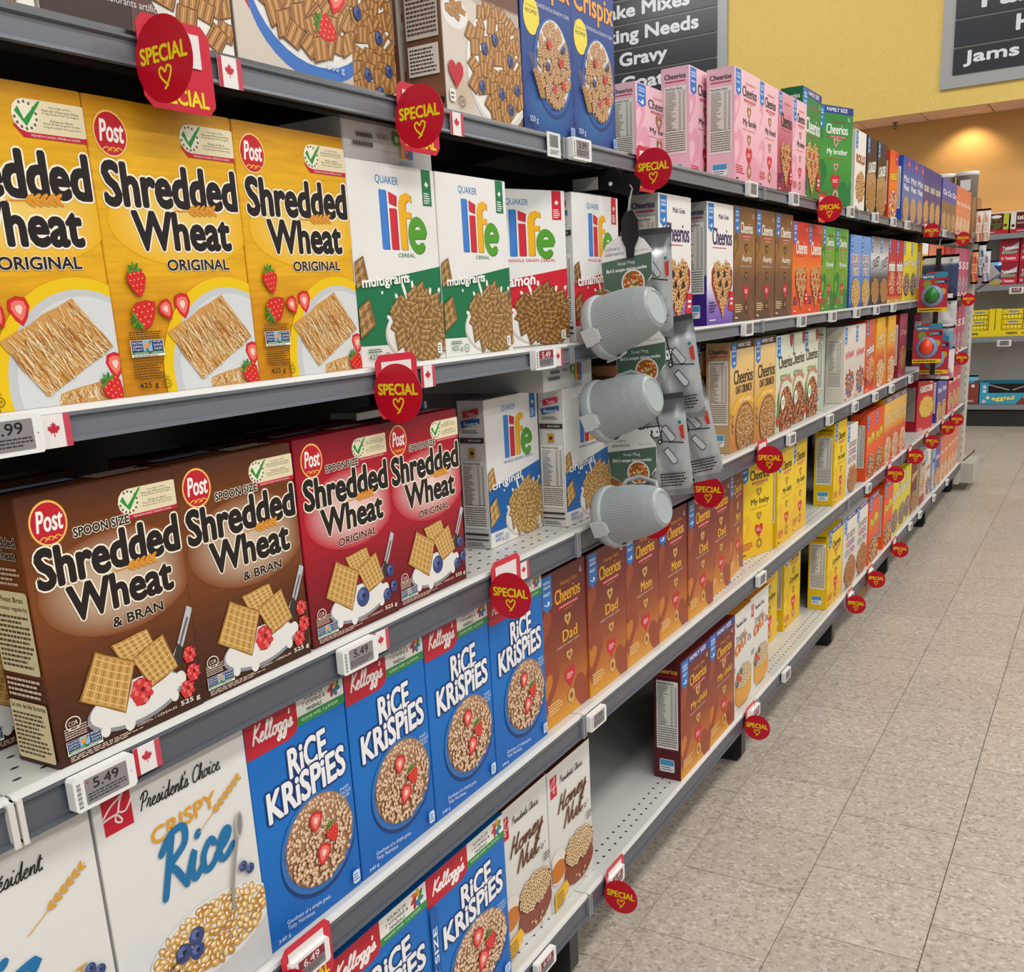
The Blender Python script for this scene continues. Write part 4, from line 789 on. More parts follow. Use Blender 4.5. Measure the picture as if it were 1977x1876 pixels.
    generic('granola', .2, .29, .07, [(0, '8A3A34'), (.5, '6A2A2A'), (1, '7A3430')], 'E0BA20', 'dark brown granola box', 'dark brown granola boxes', 'Krave', 'E8C87A', 'square', .2, tv=.6, th=.2, flag=False, pal=BR, rise=.15)
    generic('beige', .17, .29, .12, [(0, 'B02A36'), (.16, 'B02A36'), (.18, 'C8B49E'), (1, 'C8B49E')], 'B8A690', 'beige muesli box with a red foot', 'beige muesli boxes with a red foot', 'Muesli', '6A4A34', 'flake', .4, tv=.75, flag=False)
    generic('lblue', .12, .29, .1, [(0, '8AA4C4'), (1, '94AECB')], '8AA4C4', 'pale blue cereal box', 'pale blue cereal boxes', 'Flakes', '2A3A6A', 'flake', .25, tv=.6, flag=False)

def d_top_left():
    # dark oat boxes with berry bowls, maple oat squares, blue crisped corn on the top shelf
    BR = ('B98448', '6E4420', 'DDB27A')
    a = Art(.252, .3, .07); a.on('front_artwork'); a.pg([(.42, 0), (1, 0), (1, .6), (.5, .6)], '6A4A44'); a.on('small_print')
    a.tx('SANS colorants artificiels', .2, .1, .62, .125, 'E6E2DE', b=.01); a.tx('no artificial flavours', .22, .14, .6, .165, 'E6E2DE')
    a.on('serving_picture'); a.ell(.92, .26, .42, 'E8E4DC', .28, 32); a.ell(.92, .28, .38, 'F2EEE6', .26, 32); a.fill('square', .9, .28, .34, .22, 40, .055, pal=BR); a.strawberry(.82, .3, .07); a.strawberry(.96, .38, .07, .5, True)
    a.on('brand_lettering'); a.tx('OATMEAL', .1, .75, .9, .85, 'F0ECE6', b=.03)
    design('oat_dark', 'dark brown oat square box with strawberry bowl', 'dark brown oat square boxes', a, carton(.252, .3, .07, [(0, '4A3A38'), (1, '3E302E')], side='E0DCD6'))
    a = Art(.214, .3, .07); a.on('front_artwork'); a.pg([(0, 0), (.55, 0), (.4, .65), (0, .65)], 'D6CABC')
    a.on('heart_badge'); a.heart(.12, .3, .12, 'C0283A'); a.tx('Low Saturated', .03, .315, .21, .328, 'F4E6E6', b=.01); a.tx('and Trans Fat', .04, .295, .2, .308, 'F4E6E6', b=.01)
    a.on('serving_picture'); a.ell(.66, .3, .56, '3F74C0', .3, 36); a.ell(.67, .36, .55, 'E9E6E0', .3, 36); a.ell(.68, .37, .51, 'F4F1EA', .28, 36); a.fill('square', .67, .38, .47, .25, 60, .068, pal=BR); a.strawberry(.56, .38, .075, .3); a.strawberry(.88, .36, .085, -.4, True); a.strawberry(.76, .22, .08, 1.2)
    a.on('small_print'); a.tx('500 g', .74, .05, .9, .085, 'D8E2F0', b=.0); a.on('brand_lettering'); a.tx('OATMEAL', .1, .8, .9, .9, 'F0ECE6', b=.03)
    design('oat_blue', 'oat square box with strawberries in a big blue bowl', 'oat square boxes with blue bowl', a, carton(.214, .3, .07, [(0, 'C8BCB0'), (.6, 'D2C6BA'), (.62, '6A4638'), (1, '5E4036')], side='8A7A70'))
    a = Art(.235, .3, .07); a.on('front_artwork'); a.pg([(0, 0), (.5, 0), (.5, .55), (0, .62)], 'D8CEC2'); a.glow(.2, .12, .2, .12, 'C9B296', 'D8CEC2')
    a.on('brand_lettering'); a.tx('OATMEAL SQUARES', .06, .74, .92, .83, 'F2EEE8', b=.0); a.tx('MAPLE & BROWN SUGAR FLAVOUR', .08, .66, .95, .71, 'D9B88A', b=.0); a.tx('CRUNCHY OAT CEREAL', .36, .63, .66, .645, 'E6D8C8')
    a.on('serving_picture'); a.ell(.16, .48, .15, 'E8E6E2', .07); a.fill('square', .16, .5, .11, .04, 14, .022, pal=BR); a.ell(.68, .26, .42, 'DAD6CE', .29, 36); a.ell(.68, .28, .4, 'F2EEE6', .28, 36); a.fill('square', .68, .3, .38, .27, 60, .055, pal=BR)
    for x, y in ((.5, .36), (.84, .34), (.44, .17), (.7, .16), (.92, .2), (.82, .09), (.64, .42)): a.blueberry(x, y, .038)
    a.on('heart_badge'); a.heart(.12, .2, .09, 'C0283A'); a.on('small_print'); a.rrect(.03, .06, .1, .12, .02, 'F0ECE4'); a.greek(.04, .07, .09, .11, 2, '4A3A32'); cor(a, .17, .07, .04, '3A2A22')
    a.on('side_print', 'L'); a.nutri(.08, .36, .92, .95, 'D2CCC4', '5A4A44'); a.rect(.1, .19, .9, .33, 'E2DED8'); a.greek(.14, .2, .86, .32, 7, '4A3A34'); a.rect(.02, .05, .98, .08, '1E1816')
    design('maple', 'brown maple oat square box with blueberries', 'brown maple oat square boxes', a, carton(.235, .3, .07, [(0, '7A543E'), (.45, 'C8B8A6'), (.58, 'BFAE9C'), (.6, '6E4632'), (1, '5A382A')], side=[(0, '8A6048'), (.3, '7A5442'), (1, '9A7A6A')]))
    a = Art(.188, .3, .06); a.on('front_artwork'); a.glow(.5, .18, .5, .2, '2E6EA8', '22448E')
    a.on('brand_lettering'); a.tx('Crispix', .06, .72, .98, .9, 'F0A63A', b=.02, out='2A2A6A', ow=.03, rise=.0); a.tx('DELICIOUS TOASTED RICE & CRUNCHY CORN', .08, .68, .95, .7, 'E8EAF2', b=.01)
    a.on('claim_badge'); a.ell(.2, .62, .15, 'F0DC4A', .1, 20); a.tx('SCAN for', .1, .66, .3, .675, '3A3A3A', b=.01); a.tx('RECIPES!', .09, .63, .31, .65, '3A3A3A', b=.02)
    a.on('serving_picture'); a.ell(.6, .38, .4, '1E3F7E', .275, 34); a.ell(.6, .39, .37, '2F64B0', .26, 34); a.ell(.61, .4, .33, 'E6DCCC', .24, 34); a.fill('lattice', .61, .4, .3, .22, 70, .042, pal=('C99A6A', '8A5E3A', 'E6C49A'))
    for x, y in ((.5, .5), (.72, .42), (.58, .27), (.76, .3)): a.raspberry(x, y, .036)
    for x, y in ((.46, .38), (.78, .5)): a.blueberry(x, y, .036)
    for q in range(4): a.stalk(.1 + q * .03, .42, .3 + q * .02, .2, 7, 'B98A4A', .04)
    a.on('small_print'); a.tx('350 g', .06, .05, .22, .09, 'DCE4F0'); a.rrect(.88, .02, .97, .08, .02, '8FB0DC'); a.greek(.9, .03, .95, .07, 3, '22448E')
    a.on('side_print', 'L'); a.nutri(.1, .2, .9, .8)
    design('crispix', 'navy crisped corn and rice box', 'navy crisped corn and rice boxes', a, carton(.188, .3, .06, [(0, '1E3472'), (.35, '23498E'), (1, '26408E')], side='1A2C66'))

d_sw_yellow()
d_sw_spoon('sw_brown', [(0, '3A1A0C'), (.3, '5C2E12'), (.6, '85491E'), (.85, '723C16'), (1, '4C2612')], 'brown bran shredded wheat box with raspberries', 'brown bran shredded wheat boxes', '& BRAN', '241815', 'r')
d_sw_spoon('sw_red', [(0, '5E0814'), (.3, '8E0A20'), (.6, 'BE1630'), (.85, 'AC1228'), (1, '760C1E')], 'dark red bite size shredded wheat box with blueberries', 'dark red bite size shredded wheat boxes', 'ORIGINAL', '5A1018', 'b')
d_life('life_green', '17754A', '1E7A4E', 'multigrains', 'CEREAL', 'white lattice cereal box with green band', 'white lattice cereal boxes with green band', ('A27B48', '73532C', 'C8A26A'))
d_life('life_red', 'CF2233', 'CF2233', 'cinnamon', 'WHOLE GRAIN CEREAL', 'white lattice cereal box with red band', 'white lattice cereal boxes with red band', ('94683A', '5E3C1C', 'BC8E54'))
d_life('life_blue', '1C66B0', '2474BE', 'original', 'WHOLE GRAIN CEREAL', 'white lattice cereal box with blue band', 'white lattice cereal boxes with blue band', ('C49A56', '8A6430', 'E3C084'))
d_pc_rice('pc_rice', False); d_pc_rice('pc_riz', True)
d_krisp('krisp', .335, .194, False); d_krisp('krispfam', .335, .25, True)
d_pc_honey(); d_cheers(); d_generics(); d_top_left()
def d_oatos():
    a = Art(.2, .315, .07); pc_logo(a, .06, .8, .2, .93); a.on('brand_lettering'); a.script("President's Choice.", .26, .85, .75, .895, .0014, '1D1B1A', .3); a.tx('Toasted', .24, .69, .66, .76, '5A5652', sh=.1, rise=.12); a.tx('OAT', .2, .56, .78, .68, 'E07A22', b=.05, rise=.16); a.tx('Os', .8, .62, .98, .69, '8A8C8C', b=.02)
    a.on('serving_picture'); a.bowl(.62, .3, .4, .11, 'D8952E', 'E0A03A', 'EFE9DC', .18); a.fill('loop', .62, .31, .36, .1, 80, .035, pal=('E6D6B0', 'DCC898', 'EEE2C4')); a.strawberry(.34, .34, .06); a.blueberry(.3, .28, .05); a.blueberry(.48, .38, .045); a.strawberry(.44, .3, .05, .8)
    a.on('small_print'); a.greek(.06, .4, .24, .45, 2, '4A4640', rise=.3); a.greek(.3, .015, .95, .03, 1, '6A665E')
    a.on('top_print', 'T'); a.rect(.1, .3, .28, .6, 'D8BFA0'); a.rect(.5, .3, .68, .6, 'D8BFA0')
    design('oatos', 'white toasted oat ring box with orange top', 'white toasted oat ring boxes with orange top', a, carton(.2, .315, .07, [(0, 'DCDAD4'), (1, 'E6E5E0')], side='C8702A', top='D98A2A'))
d_oatos()
# ------------------------------------------------------------------ floor
def floor_mat():
    m = mat('speckled_vinyl_tile', rough=0.3, spec=0.45); tc = N(m, 'ShaderNodeTexCoord'); oi = N(m, 'ShaderNodeObjectInfo')
    ge = N(m, 'ShaderNodeNewGeometry')
    v = N(m, 'ShaderNodeTexVoronoi'); v.inputs['Scale'].default_value = 120
    v2 = N(m, 'ShaderNodeTexNoise'); v2.inputs['Scale'].default_value = 34; v2.inputs['Detail'].default_value = 4
    L(m, ge.outputs['Position'], v.inputs['Vector']); L(m, ge.outputs['Position'], v2.inputs['Vector'])
    r = N(m, 'ShaderNodeValToRGB'); e = r.color_ramp.elements; e[0].position = 0.0; e[0].color = lin('9C9285'); e[1].position = 1.0; e[1].color = lin('CFC6BA')
    for p, c in ((.14, 'AEA396'), (.3, 'B8AD9F'), (.72, 'BDB2A5'), (.88, 'C5BBAF')): q = e.new(p); q.color = lin(c)
    mx = N(m, 'ShaderNodeMix', data_type='RGBA', blend_type='MULTIPLY'); mx.inputs[0].default_value = .16
    r2 = N(m, 'ShaderNodeValToRGB'); r2.color_ramp.elements[0].position = .38; r2.color_ramp.elements[0].color = (.6, .58, .55, 1); r2.color_ramp.elements[1].position = .62; r2.color_ramp.elements[1].color = (1.15, 1.15, 1.13, 1)
    sep = N(m, 'ShaderNodeSeparateColor'); L(m, v.outputs['Color'], sep.inputs[0]); L(m, sep.outputs[0], r.inputs[0]); L(m, v2.outputs['Fac'], r2.inputs[0])
    L(m, r.outputs[0], mx.inputs[6]); L(m, r2.outputs[0], mx.inputs[7])
    hv = N(m, 'ShaderNodeHueSaturation'); mr = N(m, 'ShaderNodeMapRange'); mr.inputs[3].default_value = .95; mr.inputs[4].default_value = 1.05
    L(m, oi.outputs['Random'], mr.inputs[0]); L(m, mr.outputs[0], hv.inputs['Value']); L(m, mx.outputs[2], hv.inputs['Color']); L(m, hv.outputs[0], bsdf(m).inputs['Base Color'])
    return m
TILE = floor_mat(); T = .3048
fl = MB(); fl.box(-3, 4, -2.5, 12, -.05, -.004, '55504A'); floor = fl.build('floor', mat('dark_tile_joint', attr=True, rough=.7)); floor['kind'] = 'structure'
tb = MB(); g = .0007; c = .0007
tb.add([(g, g, -.004), (T - g, g, -.004), (T - g, T - g, -.004), (g, T - g, -.004), (g + c, g + c, 0), (T - g - c, g + c, 0), (T - g - c, T - g - c, 0), (g + c, T - g - c, 0)], [(4, 5, 6, 7), (0, 1, 5, 4), (1, 2, 6, 5), (2, 3, 7, 6), (3, 0, 4, 7)], 'B5AA9B')
tme = tb.mesh('floor_tile', TILE); rest = MB(); cells = []
for i in range(-9, 14):
    off = 0 if i % 2 == 0 else .5
    for j in range(-13, 35):
        x, y = .01875 + i * T, 1.449 + (j + off) * T
        cells.append((x, y))
def near_view(p):
    """how large a tile shows: inside the view wedge and not under the shelving"""
    x, y = p[0] + .15 - .88, p[1] + .15 + .507; a = math.degrees(math.atan2(x, y)); dist = math.hypot(x, y)
    return (-30 < a < 2 or False) and p[0] > -.4 and p[1] > .6, dist
vis = sorted([p for p in cells if near_view(p)[0]], key=lambda p: near_view(p)[1])[:280]; vs_ = set(vis)
for x, y in vis:
    o = bpy.data.objects.new('floor_tile', tme); C.objects.link(o); o.location = (x, y, 0); o.parent = floor
for x, y in cells:
    if (x, y) not in vs_: rest.add([(p[0] + x, p[1] + y, p[2]) for p in tb.v], tb.f, 'B5AA9B')
rest.build('outer_floor_tiles', TILE, floor, kind='stuff')

# ------------------------------------------------------------------ gondola shelving
BAY = 1.2192
gf = thing('gondola_rack', 'dark steel gondola back frame and feet carrying all the cereal shelves', 'shelving', (-.45, 0, 0))
for k in range(-1, 6):
    y0 = k * BAY
    p = MB(); p.box(-.012, .0, y0 + .004, y0 + BAY - .004, .12, 1.86, '2A2B2D'); 
    for q in range(1, 5): p.box(.0, .0015, y0 + .006, y0 + BAY - .006, .12 + q * .35 - .002, .12 + q * .35 + .002, '141516')
    p.build('back_panel', METAL, gf)
for k in range(-1, 7):
    y0 = k * BAY
    u = MB(); u.box(-.02, .012, y0 - .014, y0 + .014, 0, 1.9, '1E1F21')
    for q in range(34): u.box(.0121, .0126, y0 - .004, y0 + .004, .2 + q * .05, .225 + q * .05, '050505')
    u.build('upright', METAL, gf)
    f = MB(); f.prism([(.0, .0), (.40, .0), (.415, .02), (.415, .135), (.36, .16), (.0, .16)], 1, y0 - .02, y0 + .02, '1B1C1E'); f.build('foot', METAL, gf)
def shelf(row, k):
    y0, y1 = k * BAY + .0015, (k + 1) * BAY - .0015; z = ZL[row]; dp = .434
    s = thing('gondola_shelf', f'grey steel shelf board with price rail, {ROWN[row]}, {ORD[k + 1]} bay along', 'shelf', (0, k * BAY, z), group='gondola shelf boards')
    a, b = .0015, BAY - .0015
    d = MB(); top = 'C9C9C4' if row > 2 else 'BDBDB8'; un = '2B2624'  # underside of the same sheet, its shade put into the darker colour
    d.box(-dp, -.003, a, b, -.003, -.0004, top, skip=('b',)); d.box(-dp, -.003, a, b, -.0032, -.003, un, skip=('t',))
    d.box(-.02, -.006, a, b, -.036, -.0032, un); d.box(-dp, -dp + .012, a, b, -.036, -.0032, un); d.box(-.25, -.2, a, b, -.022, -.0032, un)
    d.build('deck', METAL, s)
    t = MB(); t.prism([(-.005, -.006), (.003, -.008), (.006, -.005), (.004, .0), (-.001, .0012), (-.005, .0008)], 1, a, b, '1A1B1D' if row == 1 else 'DADAD6'); t.build('front_lip', METAL, s)
    H = .034 if row < 3 else .047
    r = MB(); x = .002
    r.prism([(x, -.006), (x + .007, -.006), (x + .007, -.0085), (x + .003, -.0095), (x + .004, -H + .004), (x + .008, -H + .0035), (x + .0085, -H), (x, -H)], 1, a, b, '6E737B' if row < 3 else '565A63'); r.build('price_rail', METAL, s)
    for q in (0, 1):
        e = MB(); yy = a if q == 0 else b - .006; col = 'D9D8D2' if row == 3 and k == -1 or (row == 3 and k == 0 and q == 0) else '8C8F93'
        e.box(-.004, .012, yy - (.001 if q else 0), yy + .006, -H - .003, -.003, col); e.build('end_bracket', METAL, s)
        e = MB(); yy = a + .003 if q == 0 else b - .006
        e.prism([(-dp, -.024), (-.16, -.024), (-.1, -.014), (-.1, -.0033), (-dp, -.0033)], 1, yy, yy + .003, '2A2624'); e.build('side_bracket', METAL, s)
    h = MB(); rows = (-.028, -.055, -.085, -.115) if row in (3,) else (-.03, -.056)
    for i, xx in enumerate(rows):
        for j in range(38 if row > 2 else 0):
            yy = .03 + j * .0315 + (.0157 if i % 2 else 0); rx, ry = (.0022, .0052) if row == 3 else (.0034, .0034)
            h.add([(xx + rx * math.cos(q), yy + ry * math.sin(q), .00008) for q in (i2 * math.pi / 4 for i2 in range(8))], [tuple(range(8))], '1C1C1E')  # flat dark discs, the shade inside each hole put into the colour
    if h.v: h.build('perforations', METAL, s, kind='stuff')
for row in range(1, 6):
    for k in range(-1 if row in (3, 4) else 0, 6): shelf(row, k)

# ------------------------------------------------------------------ boxes, row by row
for y in (-.067, .192): put('oat_dark', 1, y, -.02, label='dark brown oat box with plain lower panel beside a white sliver' if y < 0 else 'dark brown oat box with strawberry bowl behind the round flag')
put('oat_blue', 1, .449, -.018); put('maple', 1, .62, -.088, label='brown maple oat box pushed back beside the big blue bowl box'); put('maple', 1, .888, -.1, label='brown maple oat box hidden behind another, only its side panel showing')
put('maple', 1, .886, -.018, label='brown maple oat box with blueberries next to the navy boxes')
put('crispix', 1, 1.124, -.016); put('crispix', 1, 1.313, -.016)
put('p_wide', 1, 2.01, -.252, label='pink oat box far back, only a sliver beside the navy box'); put('p_wide', 1, 1.972, -.172, label='pink oat box, lowest looking, just after the navy boxes')
put('p_fam', 1, 2.146, -.1); put('p_fam', 1, 2.245, -.014); put('p_friend', 1, 2.463, -.016); put('verry', 1, 2.65, -.016); put('p_best', 1, 2.81, -.016); put('g_heart', 1, 2.968, -.03); put('g_bro', 1, 3.312, -.077, -18, label='green apple oat box reading my brother, turned towards the camera')
for nm, y in (('rolls', 3.67), ('loaded', 3.885), ('loaded', 4.09), ('peb', 4.35), ('mini', 4.67), ('mini', 4.862), ('mini', 5.06), ('crunch_blue', 5.252), ('crunch_blue', 5.45), ('crunch_blue', 5.642), ('os_blue', 5.9), ('os_blue', 6.087), ('os_blue', 6.274), ('redstripe', 6.48), ('redstripe', 6.655), ('redstripe', 6.83), ('redstripe', 7.005)): put(nm, 1, y)
for y in (.0165, .218, .4205): put('sw_yellow', 2, y)
put('life_green', 2, .6225); put('life_green', 2, .8335); put('life_red', 2, 1.068, -.085, -19, label='white lattice box with red band, turned and half behind a green one'); put('life_red', 2, 1.288)
put('multi', 2, 1.5, -.12, label='white multigrain box set back behind the hanging soup mugs'); put('multi', 2, 1.717, label='white and purple multigrain box next to the hanging mugs'); put('multi', 2, 2.035, label='white and purple multigrain box next to the brown aunty boxes')
for y in (2.247, 2.442, 2.637): put('aunty', 2, y)
for nm, y in (('orange', 2.832), ('orange', 3.02), ('g_bel', 3.21), ('g_frd', 3.405), ('rainbow', 3.65), ('rainbow', 3.84), ('loadb', 4.03), ('loadb', 4.22), ('minis', 4.41), ('minis', 4.6), ('nesq', 4.79), ('nesq', 4.98), ('pops', 5.32), ('redstripe', 5.55), ('redstripe', 5.73), ('peb', 5.91), ('trix', 6.15), ('trix', 6.35), ('pinkst', 6.56), ('pinkst', 6.74), ('pinkst', 6.92), ('pinkst', 7.1)): put(nm, 2, y)
put('sw_brown', 3, .02, -.11, label='brown shredded wheat box set back, only its edge showing'); put('sw_brown', 3, .062, -.002, label='brown shredded wheat box standing first, its tan side panel visible'); put('sw_brown', 3, .258, -.006, label='brown shredded wheat box standing next to the red ones')
put('sw_red', 3, .4605, -.01); put('sw_red', 3, .655, -.012)
put('sw_red', 3, .5, -.09, label='dark red shredded wheat box behind the front red boxes'); put('sw_brown', 3, .29, -.085, label='brown shredded wheat box behind the front brown boxes'); 
put('life_blue', 3, .83, -.2, label='white lattice box far back behind the red box'); put('life_blue', 3, 1.04, -.079, 1.5, label='white lattice box with blue band, set back from the shelf edge'); put('life_blue', 3, 1.25, -.16, label='white lattice box squeezed behind two others, a sliver showing'); put('life_blue', 3, 1.2545, -.03, label='white lattice box partly hidden by the hanging soup mugs')
put('choc', 3, 1.475, -.014, label='brown oat crunch box behind the silver pouches'); put('choc', 3, 1.95, -.1, label='brown oat crunch box with pinkish side panel, set back'); put('crunch', 3, 2.205, -.112, label='tan oat crunch box set back in shadow'); put('crunch', 3, 2.254, -.024, label='tan oat crunch box with nutrition side visible'); put('crunch', 3, 2.468, -.02, label='tan oat crunch box next to pale green boxes')
for y, x in ((2.69, -.02), (2.885, -.03), (3.08, -.034)): put('veggie', 3, y, x)
put('veggie', 3, 3.36, -.03, 14, label='pale green veggie oat box turned to show its side')
for nm, y in (('wh', 3.6), ('wh', 3.795), ('oranmini', 4.0), ('yred', 4.22), ('yred', 4.48), ('mag', 4.78), ('pinkst', 5.55), ('pinkst', 5.74), ('pinkst', 5.93), ('pinkst', 6.12), ('pinkst', 6.31), ('pinkst', 6.5), ('pinkst', 6.69), ('pinkst', 6.88), ('pinkst', 7.07)): put(nm, 3, y)
put('pc_riz', 4, -.134, -.012); put('pc_rice', 4, .0945, -.012)
for y in (.321, .518, .7145, .911): put('krisp', 4, y)
for nm, y, x, r in (('hn_Dad', 1.11, -.02, 0), ('hn_Dad', 1.3055, -.016, 0), ('hn_Mom', 1.5005, -.016, 0), ('hn_Mom', 1.6955, -.016, 0), ('hn_Dad', 1.8905, -.014, 0), ('hn_Dad', 2.086, -.03, 0), ('hn_Mom', 2.303, -.04, 6)): put(nm, 4, y, x, r)
put('y_baby', 4, 2.53, -.082, -15, label='yellow my baby oat box turned outwards beside the maroon one'); put('y_baby', 4, 2.742, -.024, label='yellow my baby oat box in the middle of three'); put('y_baby', 4, 2.94, -.03, label='yellow my baby oat box before the empty gap')
for nm, y, x, r in (('y_fam', 3.478, -.012, 0), ('cinn', 3.7, -.012, 0), ('oran', 4.045, -.004, 0), ('oran', 4.27, -.012, 0), ('yredfam', 4.475, -.012, 0), ('yredfam', 4.67, -.012, 0), ('yredfam', 4.865, -.012, 0), ('hcomb', 5.72, -.06, -10), ('blu', 6.15, -.014, 0), ('blu', 6.345, -.014, 0), ('redside', 6.62, -.014, 0), ('redside', 6.815, -.014, 0), ('redside', 7.01, -.014, 0)): put(nm, 4, y, x, r)
put('krispfam', 5, .418, -.014); put('krispfam', 5, .6695, -.014); put('pc_honey', 5, .925, -.03); put('pc_honey', 5, 1.1195, -.028)
for nm, y, x, r in (('hn_family', 1.804, -.004, 0), ('hn_family', 2.0275, -.006, 0), ('oatos', 2.257, -.02, 0), ('oatos', 2.464, -.026, 0), ('y_gback', 2.835, -.11, 0), ('y_gback', 3.125, -.1, 0), ('y_gma', 3.452, -.018, 0), ('cinnfam', 3.71, -.014, 0), ('cinnfam', 3.95, -.014, 0), ('oranfam', 4.192, -.008, 0), ('oranfam', 4.53, -.006, 0), ('cocoa', 4.765, -.014, 0), ('cocoa', 4.97, -.014, 0), ('cocoa', 5.175, -.02, 0), ('granola', 5.39, -.02, 0), ('beige', 5.66, -.014, 0), ('wh', 5.84, -.014, 0), ('lblue', 6.1, -.014, 0), ('blu', 6.23, -.014, 0), ('redstripe', 6.43, -.014, 0), ('redstripe', 6.605, -.014, 0), ('redstripe', 6.78, -.014, 0), ('redstripe', 6.955, -.014, 0), ('redstripe', 7.13, -.014, 0)): put(nm, 5, y, x, r)
# two cartons lying flat on top of others, their tops towards the aisle
def lying(y1, ztop, x, label):
    r = put('life_green', 2, 0, label=label); LY = Matrix(((0, 0, 1), (0, -1, 0), (1, 0, 0))).to_4x4()
    LY.translation = Vector((x - .272, y1, ztop)); r.matrix_world = LY
    return r
lying(.845, 1.6525 + .0565, -.026, 'white lattice box lying flat on the green banded boxes'); lying(1.385, 1.2925 + .0565, -.03, 'white lattice box lying flat on the blue banded boxes')
label_boxes()

# ------------------------------------------------------------------ electronic price tags, flag stickers, round flags
def esl_art(price, red=False, small=False):
    a = Art(.076, .037, .012); a.on('screen'); a.rrect(.17, .12, .86, .88, .02, '8C888A')
    if red: a.rect(.17, .5, .86, .87, '8A2A3E')
    a.on('price_lettering'); ink = 'E6DCDC' if red else '1E1C1E'
    a.tx(price, .3, .52, .72, .82, ink, b=.015); a.greek(.2, .2, .84, .46, 3, '3A383A')
    if not red: a.shape(MAPLE, .22, .75, .03, 'B8303E')
    a.on('barcode')
    for q in range(16): a.rect(.045, .12 + q * .045, .11, .12 + q * .045 + (.012 if q % 3 else .026), '2A2A2C')
    a.ell(.92, .5, .008, '2A2A2C', n=6)
    b = MB(); p = [(0, .003), (.003, 0), (.073, 0), (.076, .003), (.076, .034), (.073, .037), (.003, .037), (0, .034)]
    b.prism(p, 0, -.012, 0, 'EDEEEC'); return [('case', b.mesh('case', PLAS))] + [(k, v.mesh(k, PRINT)) for k, v in a.parts.items() if v.v]
EA = {k: esl_art(*k) for k in (('5.49', False), ('5.49', True), ('5.99', False), ('8.00', False), ('4.29', False), ('6.49', True))}
def esl(row, yc, key, dz=-.021, label=None, x=.0215, rz=0):
    r = thing('price_tag', label, 'price tag', (x, yc - .038, ZL[row] + dz - .0185), rz, 'electronic price tags on the shelf rails')
    kids(r, EA[key])
    return r
TAGS = {1: [1.268, 2.3, 2.72, 3.487, 3.93, 4.32, 4.66, 5.84], 2: [.053, 1.096, 2.273, 2.84, 3.257, 3.653, 4.03, 4.41], 3: [.094, .519, 2.745, 3.264, 3.686, 4.084, 4.46, 4.97], 4: [.357, 1.264, 2.435, 4.019], 5: [1.337, .998, 2.389, 2.746, 3.74, 4.15, 5.2, 5.52, 6.04, 6.6]}
KEYS = {(2, 1.096): ('5.49', True), (3, .094): ('5.49', False), (3, .519): ('5.49', False), (4, 1.264): ('5.99', False), (4, .357): ('6.49', True), (5, 1.337): ('6.49', True), (5, 2.389): ('6.49', True), (5, .998): ('6.49', True)}
NEAR = {(3, .094): 'white price tag reading 5.49 under the first brown shredded wheat box', (3, .519): 'white price tag reading 5.49 under the red shredded wheat boxes', (4, 1.264): 'white price tag reading 5.99 under the maroon boxes', (2, 1.096): 'white price tag with a red strip under the red banded box', (1, 1.268): 'white price tag under the navy boxes', (4, .357): 'price tag in a red holder under the first blue box', (5, 1.337): 'price tag in a red holder beside the round flag, low over the floor', (5, .998): 'white price tag on the bottom rail under the honey nut boxes', (2, .053): 'white price tag beside the maple leaf sticker under yellow boxes'}
for row, ys in TAGS.items():
    for i, y in enumerate(sorted(ys)):
        esl(row, y, KEYS.get((row, y), R_.choice([('8.00', False), ('4.29', False), ('5.99', False)])), -.019 if row < 3 else -.023, NEAR.get((row, y)) or f'white electronic price tag, {ORD[i]} of {NUM[len(ys) - 1]} along the {ROWN[row]} rail')
a = Art(.036, .032, .001); a.on('maple_leaf'); a.shape(MAPLE, .47, .52, .24, 'C42A3E')
a.on('red_bars'); a.rect(0, 0, .16, 1, 'C42A3E'); a.rect(.8, 0, 1, 1, 'C8485A')
b = MB(); b.box(-.0006, 0, 0, .036, 0, .032, 'ECE8E6'); FS = [('sticker', b.mesh('sticker', PRINT))] + [(k, v.mesh(k, PRINT)) for k, v in a.parts.items() if v.v]
for row, y, near in ((1, .402, 'beside the first round flag on the top rail'), (1, .865, 'under the maple oat boxes on the top rail'), (2, .11, 'under the yellow boxes on the second rail'), (2, .744, 'under the green banded box on the second rail'), (2, 1.162, 'under the red banded box, beside the price tag'), (3, .157, 'under the first brown box on the third rail'), (3, .579, 'under the red boxes on the third rail'), (3, .999, 'behind the round flag on the third rail')):
    r = thing('flag_sticker', f'small red and white maple leaf sticker {near}', 'sticker', (.0115, y - .018, ZL[row] - .037 if row < 3 else ZL[row] - .039), 0, 'maple leaf stickers on the rails')
    kids(r, FS)
RED = 'C8102A'
